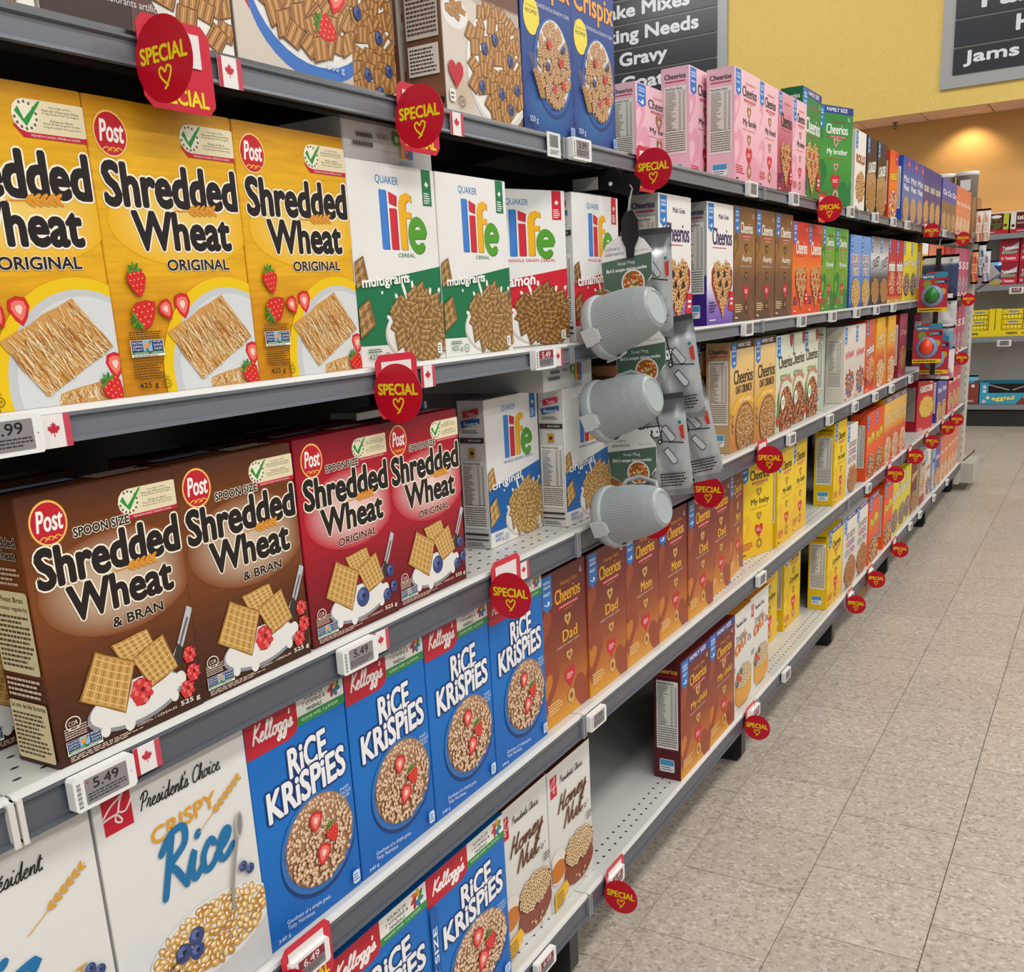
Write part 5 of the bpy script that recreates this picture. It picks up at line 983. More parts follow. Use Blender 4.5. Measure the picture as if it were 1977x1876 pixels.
def special_parts():
    a = Art(.08, .08, .08); ps = []
    d = MB(); n = 40; ring = [(-.04 + .04 * math.cos(2 * math.pi * i / n), .04 + .04 * math.sin(2 * math.pi * i / n)) for i in range(n)]
    d.prism(ring, 1, 0, .0008, RED); rim = MB()
    ps.append(('disc', d.mesh('disc', PLAS)))
    a.on('disc_lettering', 'L'); a.tx('SPECIAL', .09, .47, .92, .67, 'F2DC1E', b=.03)
    a.on('disc_heart', 'L'); a.line([(.53, .2), (.42, .3), (.4, .38), (.45, .41), (.5, .36), (.55, .42), (.61, .39), (.58, .3), (.5, .19), (.47, .17)], .0024, 'F2DC1E', True)
    h = MB(); pr = [(0, .01), (.01, 0), (.088, 0), (.098, .01), (.098, .078), (.088, .088), (.01, .088), (0, .078)]
    h.prism(pr, 0, -.0008, 0, 'CE1F3A'); 
    w_ = MB(); w_.box(.0005, .0015, .012, .082, .045, .078, 'E8E4E2')
    a2 = Art(.098, .088, .01); a2.on('plate_lettering'); a2.tx('SPECIAL', .12, .07, .9, .26, 'F2DC1E', b=.03)
    tab = MB(); tab.prism([(-.004, 0), (.012, 0), (.012, .03), (-.004, .06)], 1, 0, .0008, 'CE1F3A')
    return ps + [(k, v.mesh(k, PRINT)) for k, v in a.parts.items() if v.v], [('holder_plate', h.mesh('holder_plate', PLAS)), ('tag_window', w_.mesh('tag_window', PLAS))] + [(k, v.mesh(k, PRINT)) for k, v in a2.parts.items() if v.v]
SD, SH = special_parts()
SPEC = {1: [.274, .713, 1.535, 3.026, 5.15, 6.365], 2: [.616, 6.804], 3: [.885, 1.509, 1.863, 2.388, 6.66], 4: [.31, 4.463, 5.027, 5.577, 6.193, 6.615], 5: [1.291, 2.301, 3.684, 4.103, 4.697]}
SNEAR = {(1, .274): 'large red round special flag in front of the strawberry bowl box', (1, .713): 'red round special flag below the maple oat boxes', (1, 1.535): 'red round special flag below the pink boxes, by the hook arm', (2, .616): 'red round special flag under the first green banded box', (3, .885): 'red round special flag over the blue crisped rice boxes', (3, 1.509): 'red round special flag mostly hidden behind the lowest soup mug', (5, 1.291): 'red round special flag over the floor beside the empty bottom shelf'}
for row, ys in SPEC.items():
    for i, y in enumerate(ys):
        r = thing('special_flag', SNEAR.get((row, y)) or f'red round special flag, {ORD[i]} of {NUM[len(ys) - 1]} along the {ROWN[row]} rail', 'sale flag', (0, y, ZL[row]), 0, 'red round special flags')
        kids(r, SD, loc=(.09, -.003, -.074)); kids(r, SH, loc=(.0135, 0.0, -.071))
# paper barcode label on the top rail
a = Art(.05, .04, .001); a.on('barcode')
for q in range(18): a.rect(.2 + q * .035, .4, .2 + q * .035 + (.014 if q % 3 else .024), .9, '3A3A3C')
a.on('label_lettering'); a.tx('GROKEYT', .2, .12, .86, .3, '4A4A4C')
b = MB(); b.box(-.0006, 0, 0, .05, 0, .04, 'E2E2DE'); r = thing('shelf_label', 'white paper barcode label on the top rail at the bay joint', 'label', (.0118, 1.15, 1.699)); b.build('paper', PRINT, r)
for k, v in a.parts.items():
    if v.v: v.build(k, PRINT, r)

# ------------------------------------------------------------------ soup mugs on a clip strip, silver pouches behind
cs = thing('clip_strip', 'black hook arm and strip the soup mugs hang from', 'hanger', (0, 1.41, 1.7015))
b = MB(); b.prism([(-.22, 0), (.02, 0), (.035, -.012), (.06, -.016), (.075, -.03), (.07, -.052), (.05, -.056), (.012, -.044), (.0, -.038), (-.12, -.037), (-.2, -.034)], 1, -.0015, .0015, '121214'); b.build('hook_arm', PLAS, cs)
b = MB(); b.box(-.07, -.015, -.0022, -.0016, -.037, -.014, 'B8B8B6'); b.build('tape_patch', PLAS, cs)
b = MB(); b.lathe([(.0, 0), (.004, 0), (.004, .001), (0, .001)], 10, 'D8D8D8', Matrix.Translation((.012, -.0018, -.03)) @ Matrix.Rotation(math.pi / 2, 4, 'X')); b.build('arm_hole', PLAS, cs)
b = MB(); b.tube([(.052, 0, -.036), (.058, -.004, -.045), (.054, -.006, -.06), (.05, -.006, -.085), (.052, -.006, -.09)], .0022, 'B9B2A4'); b.build('wire_hook', CHROME, cs)
b = MB(); b.prism([(.035, -.1), (.045, -.083), (.06, -.083), (.07, -.1), (.07, -.135), (.062, -.15), (.06, -.17), (.045, -.17), (.043, -.15), (.035, -.135)], 1, -.008, -.006, '141416'); b.build('strip_head', PLAS, cs)
b = MB(); b.box(.045, .06, .0135, .015, -.66, -.1, '141416'); b.box(.045, .06, -.006, .0135, -.11, -.1, '141416'); b.build('strip', PLAS, cs)
GRY = '9DA6A8'
def ribbed(n=64):
    b = MB(); prof = [(.060, 0), (.0605, .01), (.0595, .03), (.0575, .055), (.054, .08), (.049, .1), (.0435, .114), (.040, .121), (.036, .1235)]
    pts = []; 
    for i, (r, z) in enumerate(prof):
        for k in range(n * 2):
            t = math.pi * k / n; rr = r * (1 - (.018 if k % 2 and 1 < i < 7 else 0)); pts.append((rr * math.cos(t), rr * math.sin(t), z))
    m_ = n * 2; fs = [(i * m_ + k, i * m_ + (k + 1) % m_, (i + 1) * m_ + (k + 1) % m_, (i + 1) * m_ + k) for i in range(len(prof) - 1) for k in range(m_)]
    b.add(pts, fs, GRY); return b.mesh('mug_body', PLAS, False)
def mug_proto():
    P = [('mug_body', ribbed(), PLAS)]
    b = MB(); b.lathe([(0, .1238), (.031, .1238), (.0318, .1256), (.0345, .1256), (.0362, .1232)], 40, 'A7AFB0'); P.append(('base_disc', b.mesh('base_disc', PLAS), 0))
    b = MB(); b.lathe([(0, -.018), (.05, -.018), (.062, -.015), (.0655, -.008), (.066, .004), (.064, .009), (.0605, .0095)], 48, 'ABB3B5'); P.append(('lid', b.mesh('lid', PLAS, True), 0))
    for s_ in (0, 1, 2):
        a = (math.radians(-75), math.radians(105), math.radians(15))[s_]; b = MB(); mt = Matrix.Rotation(a, 4, 'Z')
        b.box(.063, .0675, -.017, .017, -.016, .002, 'CBD1D2', mt); b.box(.0635, .067, -.015, .015, .002, .016, 'CBD1D2', mt); b.box(.061, .0655, -.011, .011, .016, .02, 'CBD1D2', mt)
        P.append(('lid_clip', b.mesh('lid_clip', PLAS), 0))
    return P
MUG = mug_proto()
def mug_card():
    a = Art(.108, .112, .004); W = .108
    a.on('card_print', 'L'); a.U, a.V = .108, .112; a.d = 0.108
    a.pg([(.02, .16), (.3, 0), (.72, 0), (.98, .3), (1, .66), (0, .6)], '53705F')
    a.tx('culinary', .1, .76, .4, .84, '5E8A7A'); a.tx('elements', .1, .69, .46, .755, '3E7A66'); a.tx('20 oz. | 591 ml', .66, .7, .93, .73, '4A4A4A')
    a.tx('Soup Mug', .32, .5, .66, .575, 'EEF2EE', b=.01); a.tx('Bol à soupe micro-ondes', .08, .39, .88, .47, 'EEF2EE', b=.03, sh=.2)
    a.on('soup_picture', 'L'); a.U, a.V = .108, .112
    a.ell(.6, .2, .23, 'ECECE8'); a.ell(.6, .2, .2, 'B85A2A')
    rd = random.Random(5)
    for q in range(60):
        t, r = rd.uniform(0, 6.28), rd.uniform(0, .18); a.ell(.6 + r * math.cos(t), .2 + r * math.sin(t) * .96, rd.uniform(.015, .035), rd.choice(('D8902E', 'C23A22', 'E6C07A', 'A85A24', 'F0D9A0', '6A7A2A')), None, 7, t)
    b = MB(); out = [(-.106, .016), (-.075, .0), (-.03, .0), (-.022, .014), (-.005, .026), (0, .045), (0, .08), (-.014, .1), (-.036, .112), (-.07, .112), (-.094, .1), (-.108, .078), (-.108, .04)]
    b.prism(out, 1, 0, .0008, 'F0F1EF')
    return [('card', b.mesh('card', PRINT))] + [(k, v.mesh(k, PRINT)) for k, v in a.parts.items() if v.v]
CARD = mug_card()
for i, (x, y, z) in enumerate(((.042, 1.296, 1.404), (.03, 1.304, 1.245), (.048, 1.298, 1.038))):
    nmz = ('top', 'middle', 'lowest')[i]
    r = thing('soup_mug', f'grey ribbed soup mug with clip lid, {nmz} of three on the strip', 'mug', (x, y, z), 0, 'soup mugs on the clip strip')
    tilt = Matrix.Scale(.94, 4) @ Matrix.Rotation(math.radians((-5, -4, -5)[i]), 4, 'Z') @ Matrix.Rotation(math.radians(-(17, 16, 13)[i]), 4, 'Y') @ Matrix.Rotation(math.radians(90), 4, 'Y')
    for nm, me, _ in MUG: o = bpy.data.objects.new(nm, me); C.objects.link(o); o.parent = r; o.matrix_local = tilt
    kids(r, CARD, mtx=Matrix.Translation(((.1, .126, .104)[i] - x, 1.408 - y, (.062, .05, .05)[i])) @ Matrix.Rotation(math.radians(-4), 4, 'Y'))
    h = MB(); h.tube([(.0, .04, .045), (.008, .058, .062), (.035, .062, .07), (.07, .06, .06), (.08, .045, .04)], .0045, GRY); h.build('handle', PLAS, r, True)
def pouch(w_, h_, seed, cols):
    """pillow pouch with crimped ends, front towards -y"""
    rd = random.Random(seed); b = MB(); n, m_ = 14, 18
    for sd in (-1, 1):
        pts = []; cl = []
        for j in range(m_ + 1):
            for i in range(n + 1):
                u, v = i / n, j / m_; e = max(0, math.sin(math.pi * u)) ** .6 * max(0, min(1, (v - .06) * 6)) * max(0, min(1, (.94 - v) * 6))
                pts.append((u * w_, sd * (.014 * e + .002 * math.sin(u * 17 + v * 9 + seed) * e) , v * h_)); c_ = cols[0] if v > .8 else (cols[1] if (u + v * .5) % .7 < .35 else cols[2]); cl.append(lin(c_))
        b.add(pts, [(j * (n + 1) + i, j * (n + 1) + i + 1, (j + 1) * (n + 1) + i + 1, (j + 1) * (n + 1) + i) for j in range(m_) for i in range(n)], cl)
    return b
def pouch_print(w_, h_, k):
    a = Art(w_, h_, w_); a.on('pouch_lettering', 'L')
    a.tx(('energy', 'energy', 'energy')[k], .12, .6, .62, .7, 'EDEFEF', b=.05, out='18181A', ow=.07); a.on('drawn_line', 'L')
    for x, y in ((.72, .62), (.72, .4), (.3, .3)):
        a.sub('drawn_biscuit'); c, s_ = math.cos(-1.0), math.sin(-1.0); a.shape([(-1, -.35), (.8, -.4), (1, 0), (.8, .4), (-1, .35)], x, y, .15, '2A2A2C', rot=-1.0); a.shape([(-.9, -.28), (.76, -.33), (.92, 0), (.76, .33), (-.9, .28)], x, y, .15, 'C9CCCC', rot=-1.0)
    a.on('drawn_line', 'L'); a.line([(.55, .82), (.6, .55), (.95, .52)], .0025, '1E1E20'); a.ell(.56, .55, .04, '1A1A1C'); a.ell(.56, .55, .02, 'D8DADA'); a.on('small_print', 'L'); a.greek(.5, .1, .95, .24, 5, '2A2A2C'); a.greek(.08, .12, .4, .2, 4, '2A2A2C'); a.rrect(.3, .02, .5, .06, .03, '1A1A1C'); a.ell(.92, .72, .03, '2A8A8A'); a.pg([(.9, .68), (.98, .7), (.98, .56), (.92, .56)], 'C8402E')
    return a
for k, (x, y, z, ang) in enumerate(((.012, 1.455, 1.375, -1), (.045, 1.5, 1.195, -8), (.035, 1.452, 1.045, -6), (.07, 1.555, 1.05, -13))):
    w_, h_ = (.105, .125, .125, .125)[k], .21; r = thing('foil_pouch', ('silver grey snack pouch behind the top mug', 'silver grey snack pouch between top and middle mugs', 'silver grey snack pouch behind the lowest mug', 'silver grey snack pouch leaning out lowest over the shelf edge')[k], 'pouch', (x, y, z), 0, 'silver pouches behind the mugs')
    M_ = Matrix.Rotation(math.radians(6), 4, 'Z') @ Matrix.Rotation(math.radians(ang), 4, 'Y')
    o = pouch(w_, h_, k + 3, ('6E7274', 'B4B8BA', 'CDD1D2')).build('pouch', FOIL, r, True); o.matrix_local = M_
    for nm, v in pouch_print(w_, h_, k % 3).parts.items():
        if v.v: o = v.build(nm.split('#')[0], PRINT, r); o.matrix_local = M_ @ Matrix.Translation((w_, -.0165, 0))

# ------------------------------------------------------------------ toy eggs and packs hanging further along
es = thing('clip_strip', 'black strip carrying the toy egg cards further along', 'hanger', (.1, 5.075, 1.70))
b = MB(); b.box(-.012, .012, -.002, .002, -.69, -.08, '141416'); b.build('strip', PLAS, es)
b = MB(); b.prism([(-.3, -.038), (-.3, .0), (-.1, .0), (-.09, -.02), (.03, -.03), (.0, -.045), (-.1, -.042)], 1, -.002, .002, '141416'); b.build('hook_arm', PLAS, es)
b = MB(); b.tube([(.005, 0, -.035), (.0, 0, -.06), (.0, 0, -.085)], .003, 'C8C0B4'); b.build('wire_hook', CHROME, es)
def egg_card(col):
    P = []; w_, h_ = .135, .19; b = MB()
    b.prism([(0, 0), (w_, 0), (w_, .155), (w_ * .9, .165), (w_ * .8, .19), (w_ * .3, .19), (w_ * .1, .17), (0, .16)], 1, 0, .001, 'B92A3E'); P.append(('card', b.mesh('card', PRINT)))
    a = Art(w_, h_, w_); a.on('header_print', 'L'); a.rrect(.08, .82, .55, .96, .06, '2A6A9A'); a.tx('eggology', .12, .85, .52, .92, 'F0E8D0', b=.02); a.rrect(.55, .86, .98, .99, .06, '2A8AA8'); a.rect(.62, .7, .98, .8, '2A2A5A'); a.greek(.65, .72, .95, .78, 2, 'E0E0EA'); a.ell(.3, .7, .14, '7A9A3A'); a.ell(.82, .5, .12, 'C8B02A'); a.ell(.6, .74, .06, '4A9A3A'); a.rect(0, 0, 1, .1, 'E8C81E'); a.greek(.05, .02, .9, .08, 1, '3A3010')
    P += [(k, v.mesh(k, PRINT)) for k, v in a.parts.items() if v.v]
    b = MB(); b.lathe([(.052, 0), (.05, .006), (.042, .012), (.034, .014)], 28, '7A94BC', Matrix.Translation((.064, -.0004, .075)) @ Matrix.Rotation(math.pi / 2, 4, 'X')); P.append(('blister_ring', b.mesh('blister_ring', PLAS, True)))
    b = MB(); prof = [(0, -.036)] + [(.031 * math.sin(t) * (1 + .12 * math.cos(t)), -.038 * math.cos(t)) for t in (i * math.pi / 10 for i in range(1, 10))] + [(0, .042)]
    b.lathe(prof, 24, col, Matrix.Translation((.064, -.022, .08))); P.append(('egg', b.mesh('egg', PLAS, True)))
    return P
for x, y, z, c, lb in ((.018, 5.05, 1.32, '1E7A2E', 'green toy egg on a red card hanging from the black strip'), (.016, 4.98, 1.075, 'E84A22', 'orange toy egg on the red card below the green one'), (.03, 5.13, 1.01, 'E2482A', 'orange toy egg peeping out below the other orange egg card')):
    r = thing('toy_egg_pack', lb, 'toy', (x, y, z), math.radians(4), 'toy egg cards on the black strip')
    for k, me in egg_card(c):
        o = bpy.data.objects.new(k, me); C.objects.link(o); o.parent = r
        if k == 'header_print': o.location = (.135, 0, 0)
for k, (x, y, z, w_, h_, cols, lb) in enumerate(((.016, 5.14, 1.37, .17, .22, ('C9C9C8', '2E3A5A', '34466E'), 'navy pouch with clear header behind the green egg'), (.018, 5.18, 1.235, .165, .14, ('D8D8D6', 'E2E2E0', 'CFCFCE'), 'white film pouch below the navy pouch'), (.024, 5.19, 1.11, .15, .14, ('B9C6D0', '5A8AA8', '7AA4BC'), 'blue and clear pouch behind the orange egg'), (.02, 5.19, .97, .165, .17, ('E4DCE0', 'C86A8A', 'E8E2E4'), 'pink and white pouch lowest behind the egg cards'))):
    r = thing('hanging_pouch', lb, 'pouch', (x, y, z), 0, 'clear pouches behind the toy eggs'); o = pouch(w_, h_, k + 11, cols).build('pouch', PLAS, r, True)
    a = Art(w_, h_, w_); a.on('small_print', 'L'); a.greek(.1, .05, .6, .2, 3, '5A5A5E'); a.rect(.65, .05, .9, .15, 'F0F0EE'); a.ell(.8, .88, .04, '8A8A8A'); o = a.parts['small_print'].build('small_print', PRINT, r); o.location = (w_, -.0165, 0)

# ------------------------------------------------------------------ far end of the run
EY = 7.3152
ec = thing('end_cap', 'white perforated end frame with low bar at the far end of the shelves', 'shelving', (0, EY + .023, 0))
b = MB(); b.box(-.02, .02, .03, .05, .16, 1.78, 'D9D6CC'); 
for q in range(26): b.box(-.004, .004, .029, .0302, .25 + q * .055, .275 + q * .055, '8A857A')
b.build('upright', METAL, ec)
b = MB(); b.box(-.9, .0, .006, .02, .05, 1.72, 'CBC8BE'); b.build('end_panel', METAL, ec)
b = MB(); b.box(-.9, .09, .02, .4, .06, .2, 'B9B8B0'); b.build('base', METAL, ec)
b = MB(); b.tube([(.02, .03, .22), (.07, .03, .27), (.085, .03, .285), (.088, .03, .3)], .006, '6A645C'); b.build('bumper_bar', METAL, ec)
b = MB(); b.box(-.9, .05, .02, .38, 1.725, 1.745, 'A8A8A4'); b.build('cap_shelf', METAL, ec)
bx = thing('cardboard_box', 'brown cardboard carton with a white label on the end cap', 'box', (-.31, EY + .09, 1.7455)); b = MB(); b.box(0, .31, 0, .25, 0, .26, 'A87E52'); b.build('carton', PRINT, bx)
b = MB(); b.box(.17, .27, -.0008, 0, .1, .2, 'E2DED6'); b.build('paper_label', PRINT, bx); b = MB(); b.box(.28, .3, -.0006, 0, .0, .26, 'C29A6A'); b.build('tape', PRINT, bx)
for k, (x, y, lb) in enumerate(((-.085, .12, 'clear tub of pretzel sticks with white lid, nearer the aisle'), (-.236, .16, 'clear tub of pretzel sticks with white lid, further back'))):
    r = thing('snack_tub', lb, 'tub', (x, EY + .2 + .02 * k, 2.0062), 0, 'clear tubs on the end cap'); z0 = 0
    b = MB(); b.lathe([(0, z0), (.068, z0), (.07, z0 + .01), (.07, z0 + .145), (.064, z0 + .155)], 24, '5A3822'); b.build('pretzel_fill', PRINT, r, True)
    b = MB(); b.lathe([(0, z0 + .15), (.072, z0 + .15), (.074, z0 + .155), (.074, z0 + .172), (.07, z0 + .176), (0, z0 + .176)], 24, 'ECEAE6'); b.build('lid', PLAS, r, True)
    b = MB(); b.lathe([(.0725, z0), (.0735, z0 + .01), (.0735, z0 + .15)], 24, 'F0F4F4'); b.build('clear_jar', CLEARP, r, True)
    b = MB(); b.box(-.035, .03, -.0765, -.0755, z0 + .05, z0 + .12, 'E8E6E0'); b.build('paper_label', PRINT, r)
# slim packs clipped in columns at the end
for k, (x, z, c, c2, lb) in enumerate(((.03, 1.46, 'C83A3A', 'E8A878', 'coral slim pack clipped at the end of the second shelf'), (.07, 1.5, '2A7A8A', 'C9D6D4', 'teal slim pack clipped at the end of the shelves'), (.10, 1.46, '8A86A0', 'DCD8D8', 'silver violet slim pack clipped outermost at the end'), (.04, 1.72, 'D87A5A', 'F0E0D0', 'coral slim pack clipped at the end of the top shelf'), (.085, 1.72, 'D8B08A', 'E8E4DE', 'beige slim pack clipped above the teal one'))):
    r = thing('slim_pack', lb, 'pouch', (x - .03, EY - .03, z - .02), 0, 'slim packs clipped at the shelf end'); o = pouch(.045, .22, k + 21, (c2, c, c2)).build('pack', PLAS, r, True)
    a = Art(.045, .22, .045); a.on('pack_print', 'L'); a.rect(.1, .3, .9, .6, c2); a.greek(.15, .35, .85, .55, 4, c); o = a.parts['pack_print'].build('pack_print', PRINT, r); o.location = (.045, -.0165, 0)
dp = thing('grey_sign_wing', 'grey tilted sign wing sticking out from the end frame', 'sign', (.025, EY + .06, 1.40)); b = MB(); b.prism([(0, .0), (.02, -.02), (.15, .1), (.02, .24), (0, .24)], 1, 0, .006, 'B4B4B2'); b.build('wing', METAL, dp)
b = MB(); b.prism([(.0, -.012), (.155, .09), (.15, .1), (.0, .004)], 1, -.008, .012, '6A6A6A'); b.build('edge_channel', METAL, dp)
scr = thing('torn_card_strip', 'torn brown cardboard strip hanging under the bottom rail', 'cardboard', (-.015, 3.98, .165)); b = MB(); b.add([(0, 0, .0), (.01, .32, .0), (.014, .33, -.02), (.02, .2, -.03), (.018, .1, -.055), (.012, .02, -.06)], [(0, 1, 2, 3, 4, 5)], '8A5A2A'); b.add([(-.001, 0, .0), (.009, .32, .0), (.013, .33, -.02), (.019, .2, -.03), (.017, .1, -.055), (.011, .02, -.06)], [(5, 4, 3, 2, 1, 0)], '8A5A2A'); b.build('strip', PRINT, scr)

# ------------------------------------------------------------------ back of the shop: soffit, signs, wall, shelving
def stucco(name, col, bump):
    m = mat(name, col, rough=.75, spec=.25); tc = N(m, 'ShaderNodeTexCoord'); n = N(m, 'ShaderNodeTexNoise'); n.inputs['Scale'].default_value = 9; n.inputs['Detail'].default_value = 5; n.inputs['Distortion'].default_value = 1.2
    mp = N(m, 'ShaderNodeMapping'); mp.inputs['Scale'].default_value = (1.6, 1, .7); r = N(m, 'ShaderNodeValToRGB'); r.color_ramp.elements[0].position = .52; r.color_ramp.elements[1].position = .6
    b = N(m, 'ShaderNodeBump'); b.inputs['Strength'].default_value = bump; b.inputs['Distance'].default_value = .02
    L(m, tc.outputs['Object'], mp.inputs[0]); L(m, mp.outputs[0], n.inputs['Vector']); L(m, n.outputs['Fac'], r.inputs[0]); L(m, r.outputs[0], b.inputs['Height']); L(m, b.outputs[0], bsdf(m).inputs['Normal']); return m
def struct(nm, mb, m): o = mb.build(nm, m); o['kind'] = 'structure'; return o
b = MB(); b.box(-9, 4, 10.985, 11.0, 3.1, 7.5, 'E5CC6E'); struct('wall_soffit', b, stucco('yellow_stucco', 'EACB74', .25))
b = MB(); b.box(-9, 4, 11.62, 11.72, 0, 3.4, 'B98A4A'); struct('wall_back', b, mat('tan_wall_paint', 'D2A464', rough=.7, spec=.3))
b = MB(); b.box(-9, 4, 11.0, 11.62, 3.115, 3.15, '8A7A70'); ce = struct('ceiling', b, PRINT)
pm = MB(); pm.box(0, .6, 0, .3, -.012, 0, 'E3BFA6')
CT = mat('pink_white_ceiling_panel', 'E6C6B2', rough=.8); pme = pm.mesh('ceiling_panel', CT)
for k in range(-5, 7):
    for q in (0, 1): o = bpy.data.objects.new('ceiling_panel', pme); C.objects.link(o); o.location = (-.3 + k * .612 - .06, 11.003 + q * .308, 3.112); o.parent = ce; o['kind'] = 'structure'
GLOW = mat('lamp_glow', 'FFF2DC'); bsdf(GLOW).inputs['Emission Color'].default_value = (1, .86, .66, 1); bsdf(GLOW).inputs['Emission Strength'].default_value = 9
for k, x in enumerate((-.57, -1.75, .6)):
    r = thing('downlight', ('round recessed downlight glowing over the tan wall', 'round recessed downlight further along behind the cereal boxes', 'round recessed downlight beyond the aisle sign')[k], 'ceiling light', (x, 11.4, 3.1), 0, 'recessed downlights')
    b = MB(); b.lathe([(.05, .0), (.085, -.003), (.088, .0)], 28, 'EADFD2'); b.build('trim_ring', PLAS, r, True); b = MB(); b.lathe([(0, .002), (.062, .0)], 28, 'FFF2DC'); b.build('lamp', GLOW, r)
    l = bpy.data.lights.new('downlight_beam', 'SPOT'); l.energy = 22; l.color = (1, .82, .55); l.spot_size = math.radians(120); l.spot_blend = .6; l.shadow_soft_size = .05; o = bpy.data.objects.new('downlight_beam', l); C.objects.link(o); o.location = (x, 11.38, 3.06); o.rotation_euler = (math.radians(12), 0, 0)
sp = thing('sprinkler', 'small brass fire sprinkler hanging from the ceiling strip', 'sprinkler', (-1.28, 11.42, 3.1))
b = MB(); b.lathe([(0, 0), (.03, 0), (.032, -.006), (.012, -.01), (.01, -.04), (0, -.04)], 14, '6A5A4A'); b.build('body', METAL, sp); b = MB(); b.tube([(-.016, 0, -.02), (-.02, 0, -.045), (0, 0, -.06), (.02, 0, -.045), (.016, 0, -.02)], .003, '6A5A4A', 6); b.build('yoke', METAL, sp); b = MB(); b.lathe([(0, -.06), (.022, -.06), (.022, -.063), (0, -.063)], 14, '5A4A3A'); b.build('deflector', METAL, sp)
def sign(x0, x1, z0, z1, lines, lab, left=False, anchor=None):
    r = thing('aisle_sign', lab, 'sign', (0, 10.985, 0), 0, 'hanging aisle signs'); fw = .11
    b = MB(); b.box(x0, x1, -.03, .012, z0, z1, 'A9ABAC'); b.build('frame', METAL, r)
    for zz, txt, tx0, tx1 in lines:
        p = MB(); p.box(x0 + fw, x1 - fw, -.042, -.031, zz + .004, zz + .238, '33363B'); p.box(x0 + fw, x1 - fw, -.044, -.042, zz + .228, zz + .238, '6A6662'); po = p.build('sign_slat', PLAS, r)
        if txt:
            a = Art(x1 - x0, .242, .01); a.on('slat_lettering', 'L'); a.U, a.V, a.d = x1 - x0, .242, x1 - x0; dsc = .0 if not any(ch in txt for ch in 'gyj') else -.16
            a.tx(txt, (tx0 - x0) / (x1 - x0), .25 + dsc, (tx1 - x0) / (x1 - x0), .84, 'E9EBEE', b=.035); o = a.parts['slat_lettering'].build('slat_lettering', PLAS, po); o.location = (x1, -.0425, zz)
sign(-4.85, -2.93, 3.1 + .12, 5.2, [(3.44, '', 0, 0), (3.685, 'and Coatings', -4.6, -3.25), (3.93, 'Gravy', -4.17, -3.6), (4.175, 'Baking Needs', -4.55, -3.24), (4.42, 'Cake Mixes', -4.46, -3.34), (4.665, '', 0, 0), (4.91, '', 0, 0)], 'dark aisle sign with grey frame listing baking needs and gravy')
sign(-.80, 1.5, 3.275, 5.2, [(3.385, 'Jams', -.6, -.12), (3.63, 'Honey', -.165, .5), (3.875, 'Pancake', -.47, .6), (4.12, '', 0, 0), (4.365, '', 0, 0), (4.61, '', 0, 0), (4.855, '', 0, 0)], 'dark aisle sign with grey frame listing jams')
# wall shelving under the tan wall
ws = thing('wall_shelving', 'grey wall shelving bay at the end of the aisle', 'shelving', (0, 11.1, 0))
b = MB(); b.box(-1.6, 2.2, .46, .5, .1, 2.12, 'CFC8BE'); b.build('back_panel', METAL, ws)
b = MB(); b.box(-1.6, 2.2, .02, .5, 0, .16, '2A2826'); b.build('kick_base', METAL, ws)
b = MB(); b.box(-1.6, 2.2, .4, .5, 2.09, 2.13, 'EADCCB'); b.build('top_rail', METAL, ws)
for z, dpt in ((1.9, .0), (1.41, .0), (.905, .0), (.225, -.02)):
    b = MB(); b.box(-1.6, 2.2, .02, .46, z - .03, z, '6E6B68'); b.build('shelf_board', METAL, ws)
    b = MB(); b.box(-1.6, 2.2, dpt - .0, .02, z - .05, z + .002, '85878C'); b.build('price_rail', METAL, ws)
def wbox(nm, lab, cat, grp, x0, x1, z0, z1, y0, dpt, col, prints, openf=False):
    r = thing(nm, lab, cat, (x0, 11.1 + y0, z0 + .003), 0, grp); W, H = x1 - x0, z1 - z0
    b = MB()
    if openf:
        b.box(0, W, 0, dpt, 0, .012, col); b.box(0, .012, 0, dpt, 0, H, col); b.box(W - .012, W, 0, dpt, 0, H, col); b.box(0, W, dpt - .01, dpt, 0, H, col)
    else: b.box(0, W, 0, dpt, 0, H, col)
    b.build('carton', PRINT, r); a = Art(W, H, W); prints(a)
    for k, v in a.parts.items():
        if v.v: o = v.build(k, PRINT, r); o.location = (W, -.0002, 0)
    return r
def pr_kk(a):
    a.on('front_artwork', 'L'); a.rect(0, 0, 1, .18, 'C4202F'); a.rect(.0, .18, .16, 1, 'E2DED0'); a.rect(.16, .18, .84, 1, '5E161E'); a.rect(.84, .18, 1, 1, 'B8C23A'); a.ell(.6, .5, .2, '5A5A2A'); a.ell(.62, .85, .16, 'E6E8EA', .08)
    for x, y in ((.9, .4), (.08, .35), (.5, .35), (.7, .6), (.55, .6)): a.ell(x, y, .05, '4A2018')
    a.on('brand_lettering', 'L'); a.tx('KitKat', .2, .62, .46, .82, 'F0E8E8', b=.03); a.greek(.2, .42, .4, .52, 2, 'E0C8C8'); a.greek(.2, .05, .7, .12, 1, 'F4E0E0')
for x0, lb in ((-.42, 'dark red chocolate bar display box beside the shelf end'), (-.105, 'dark red chocolate bar display box further along the top wall shelf')): wbox('chocolate_display_box', lb, 'display box', 'chocolate boxes on the top wall shelf', x0, x0 + .3, 1.902, 2.09, .03, .3, '7A1A24', pr_kk)
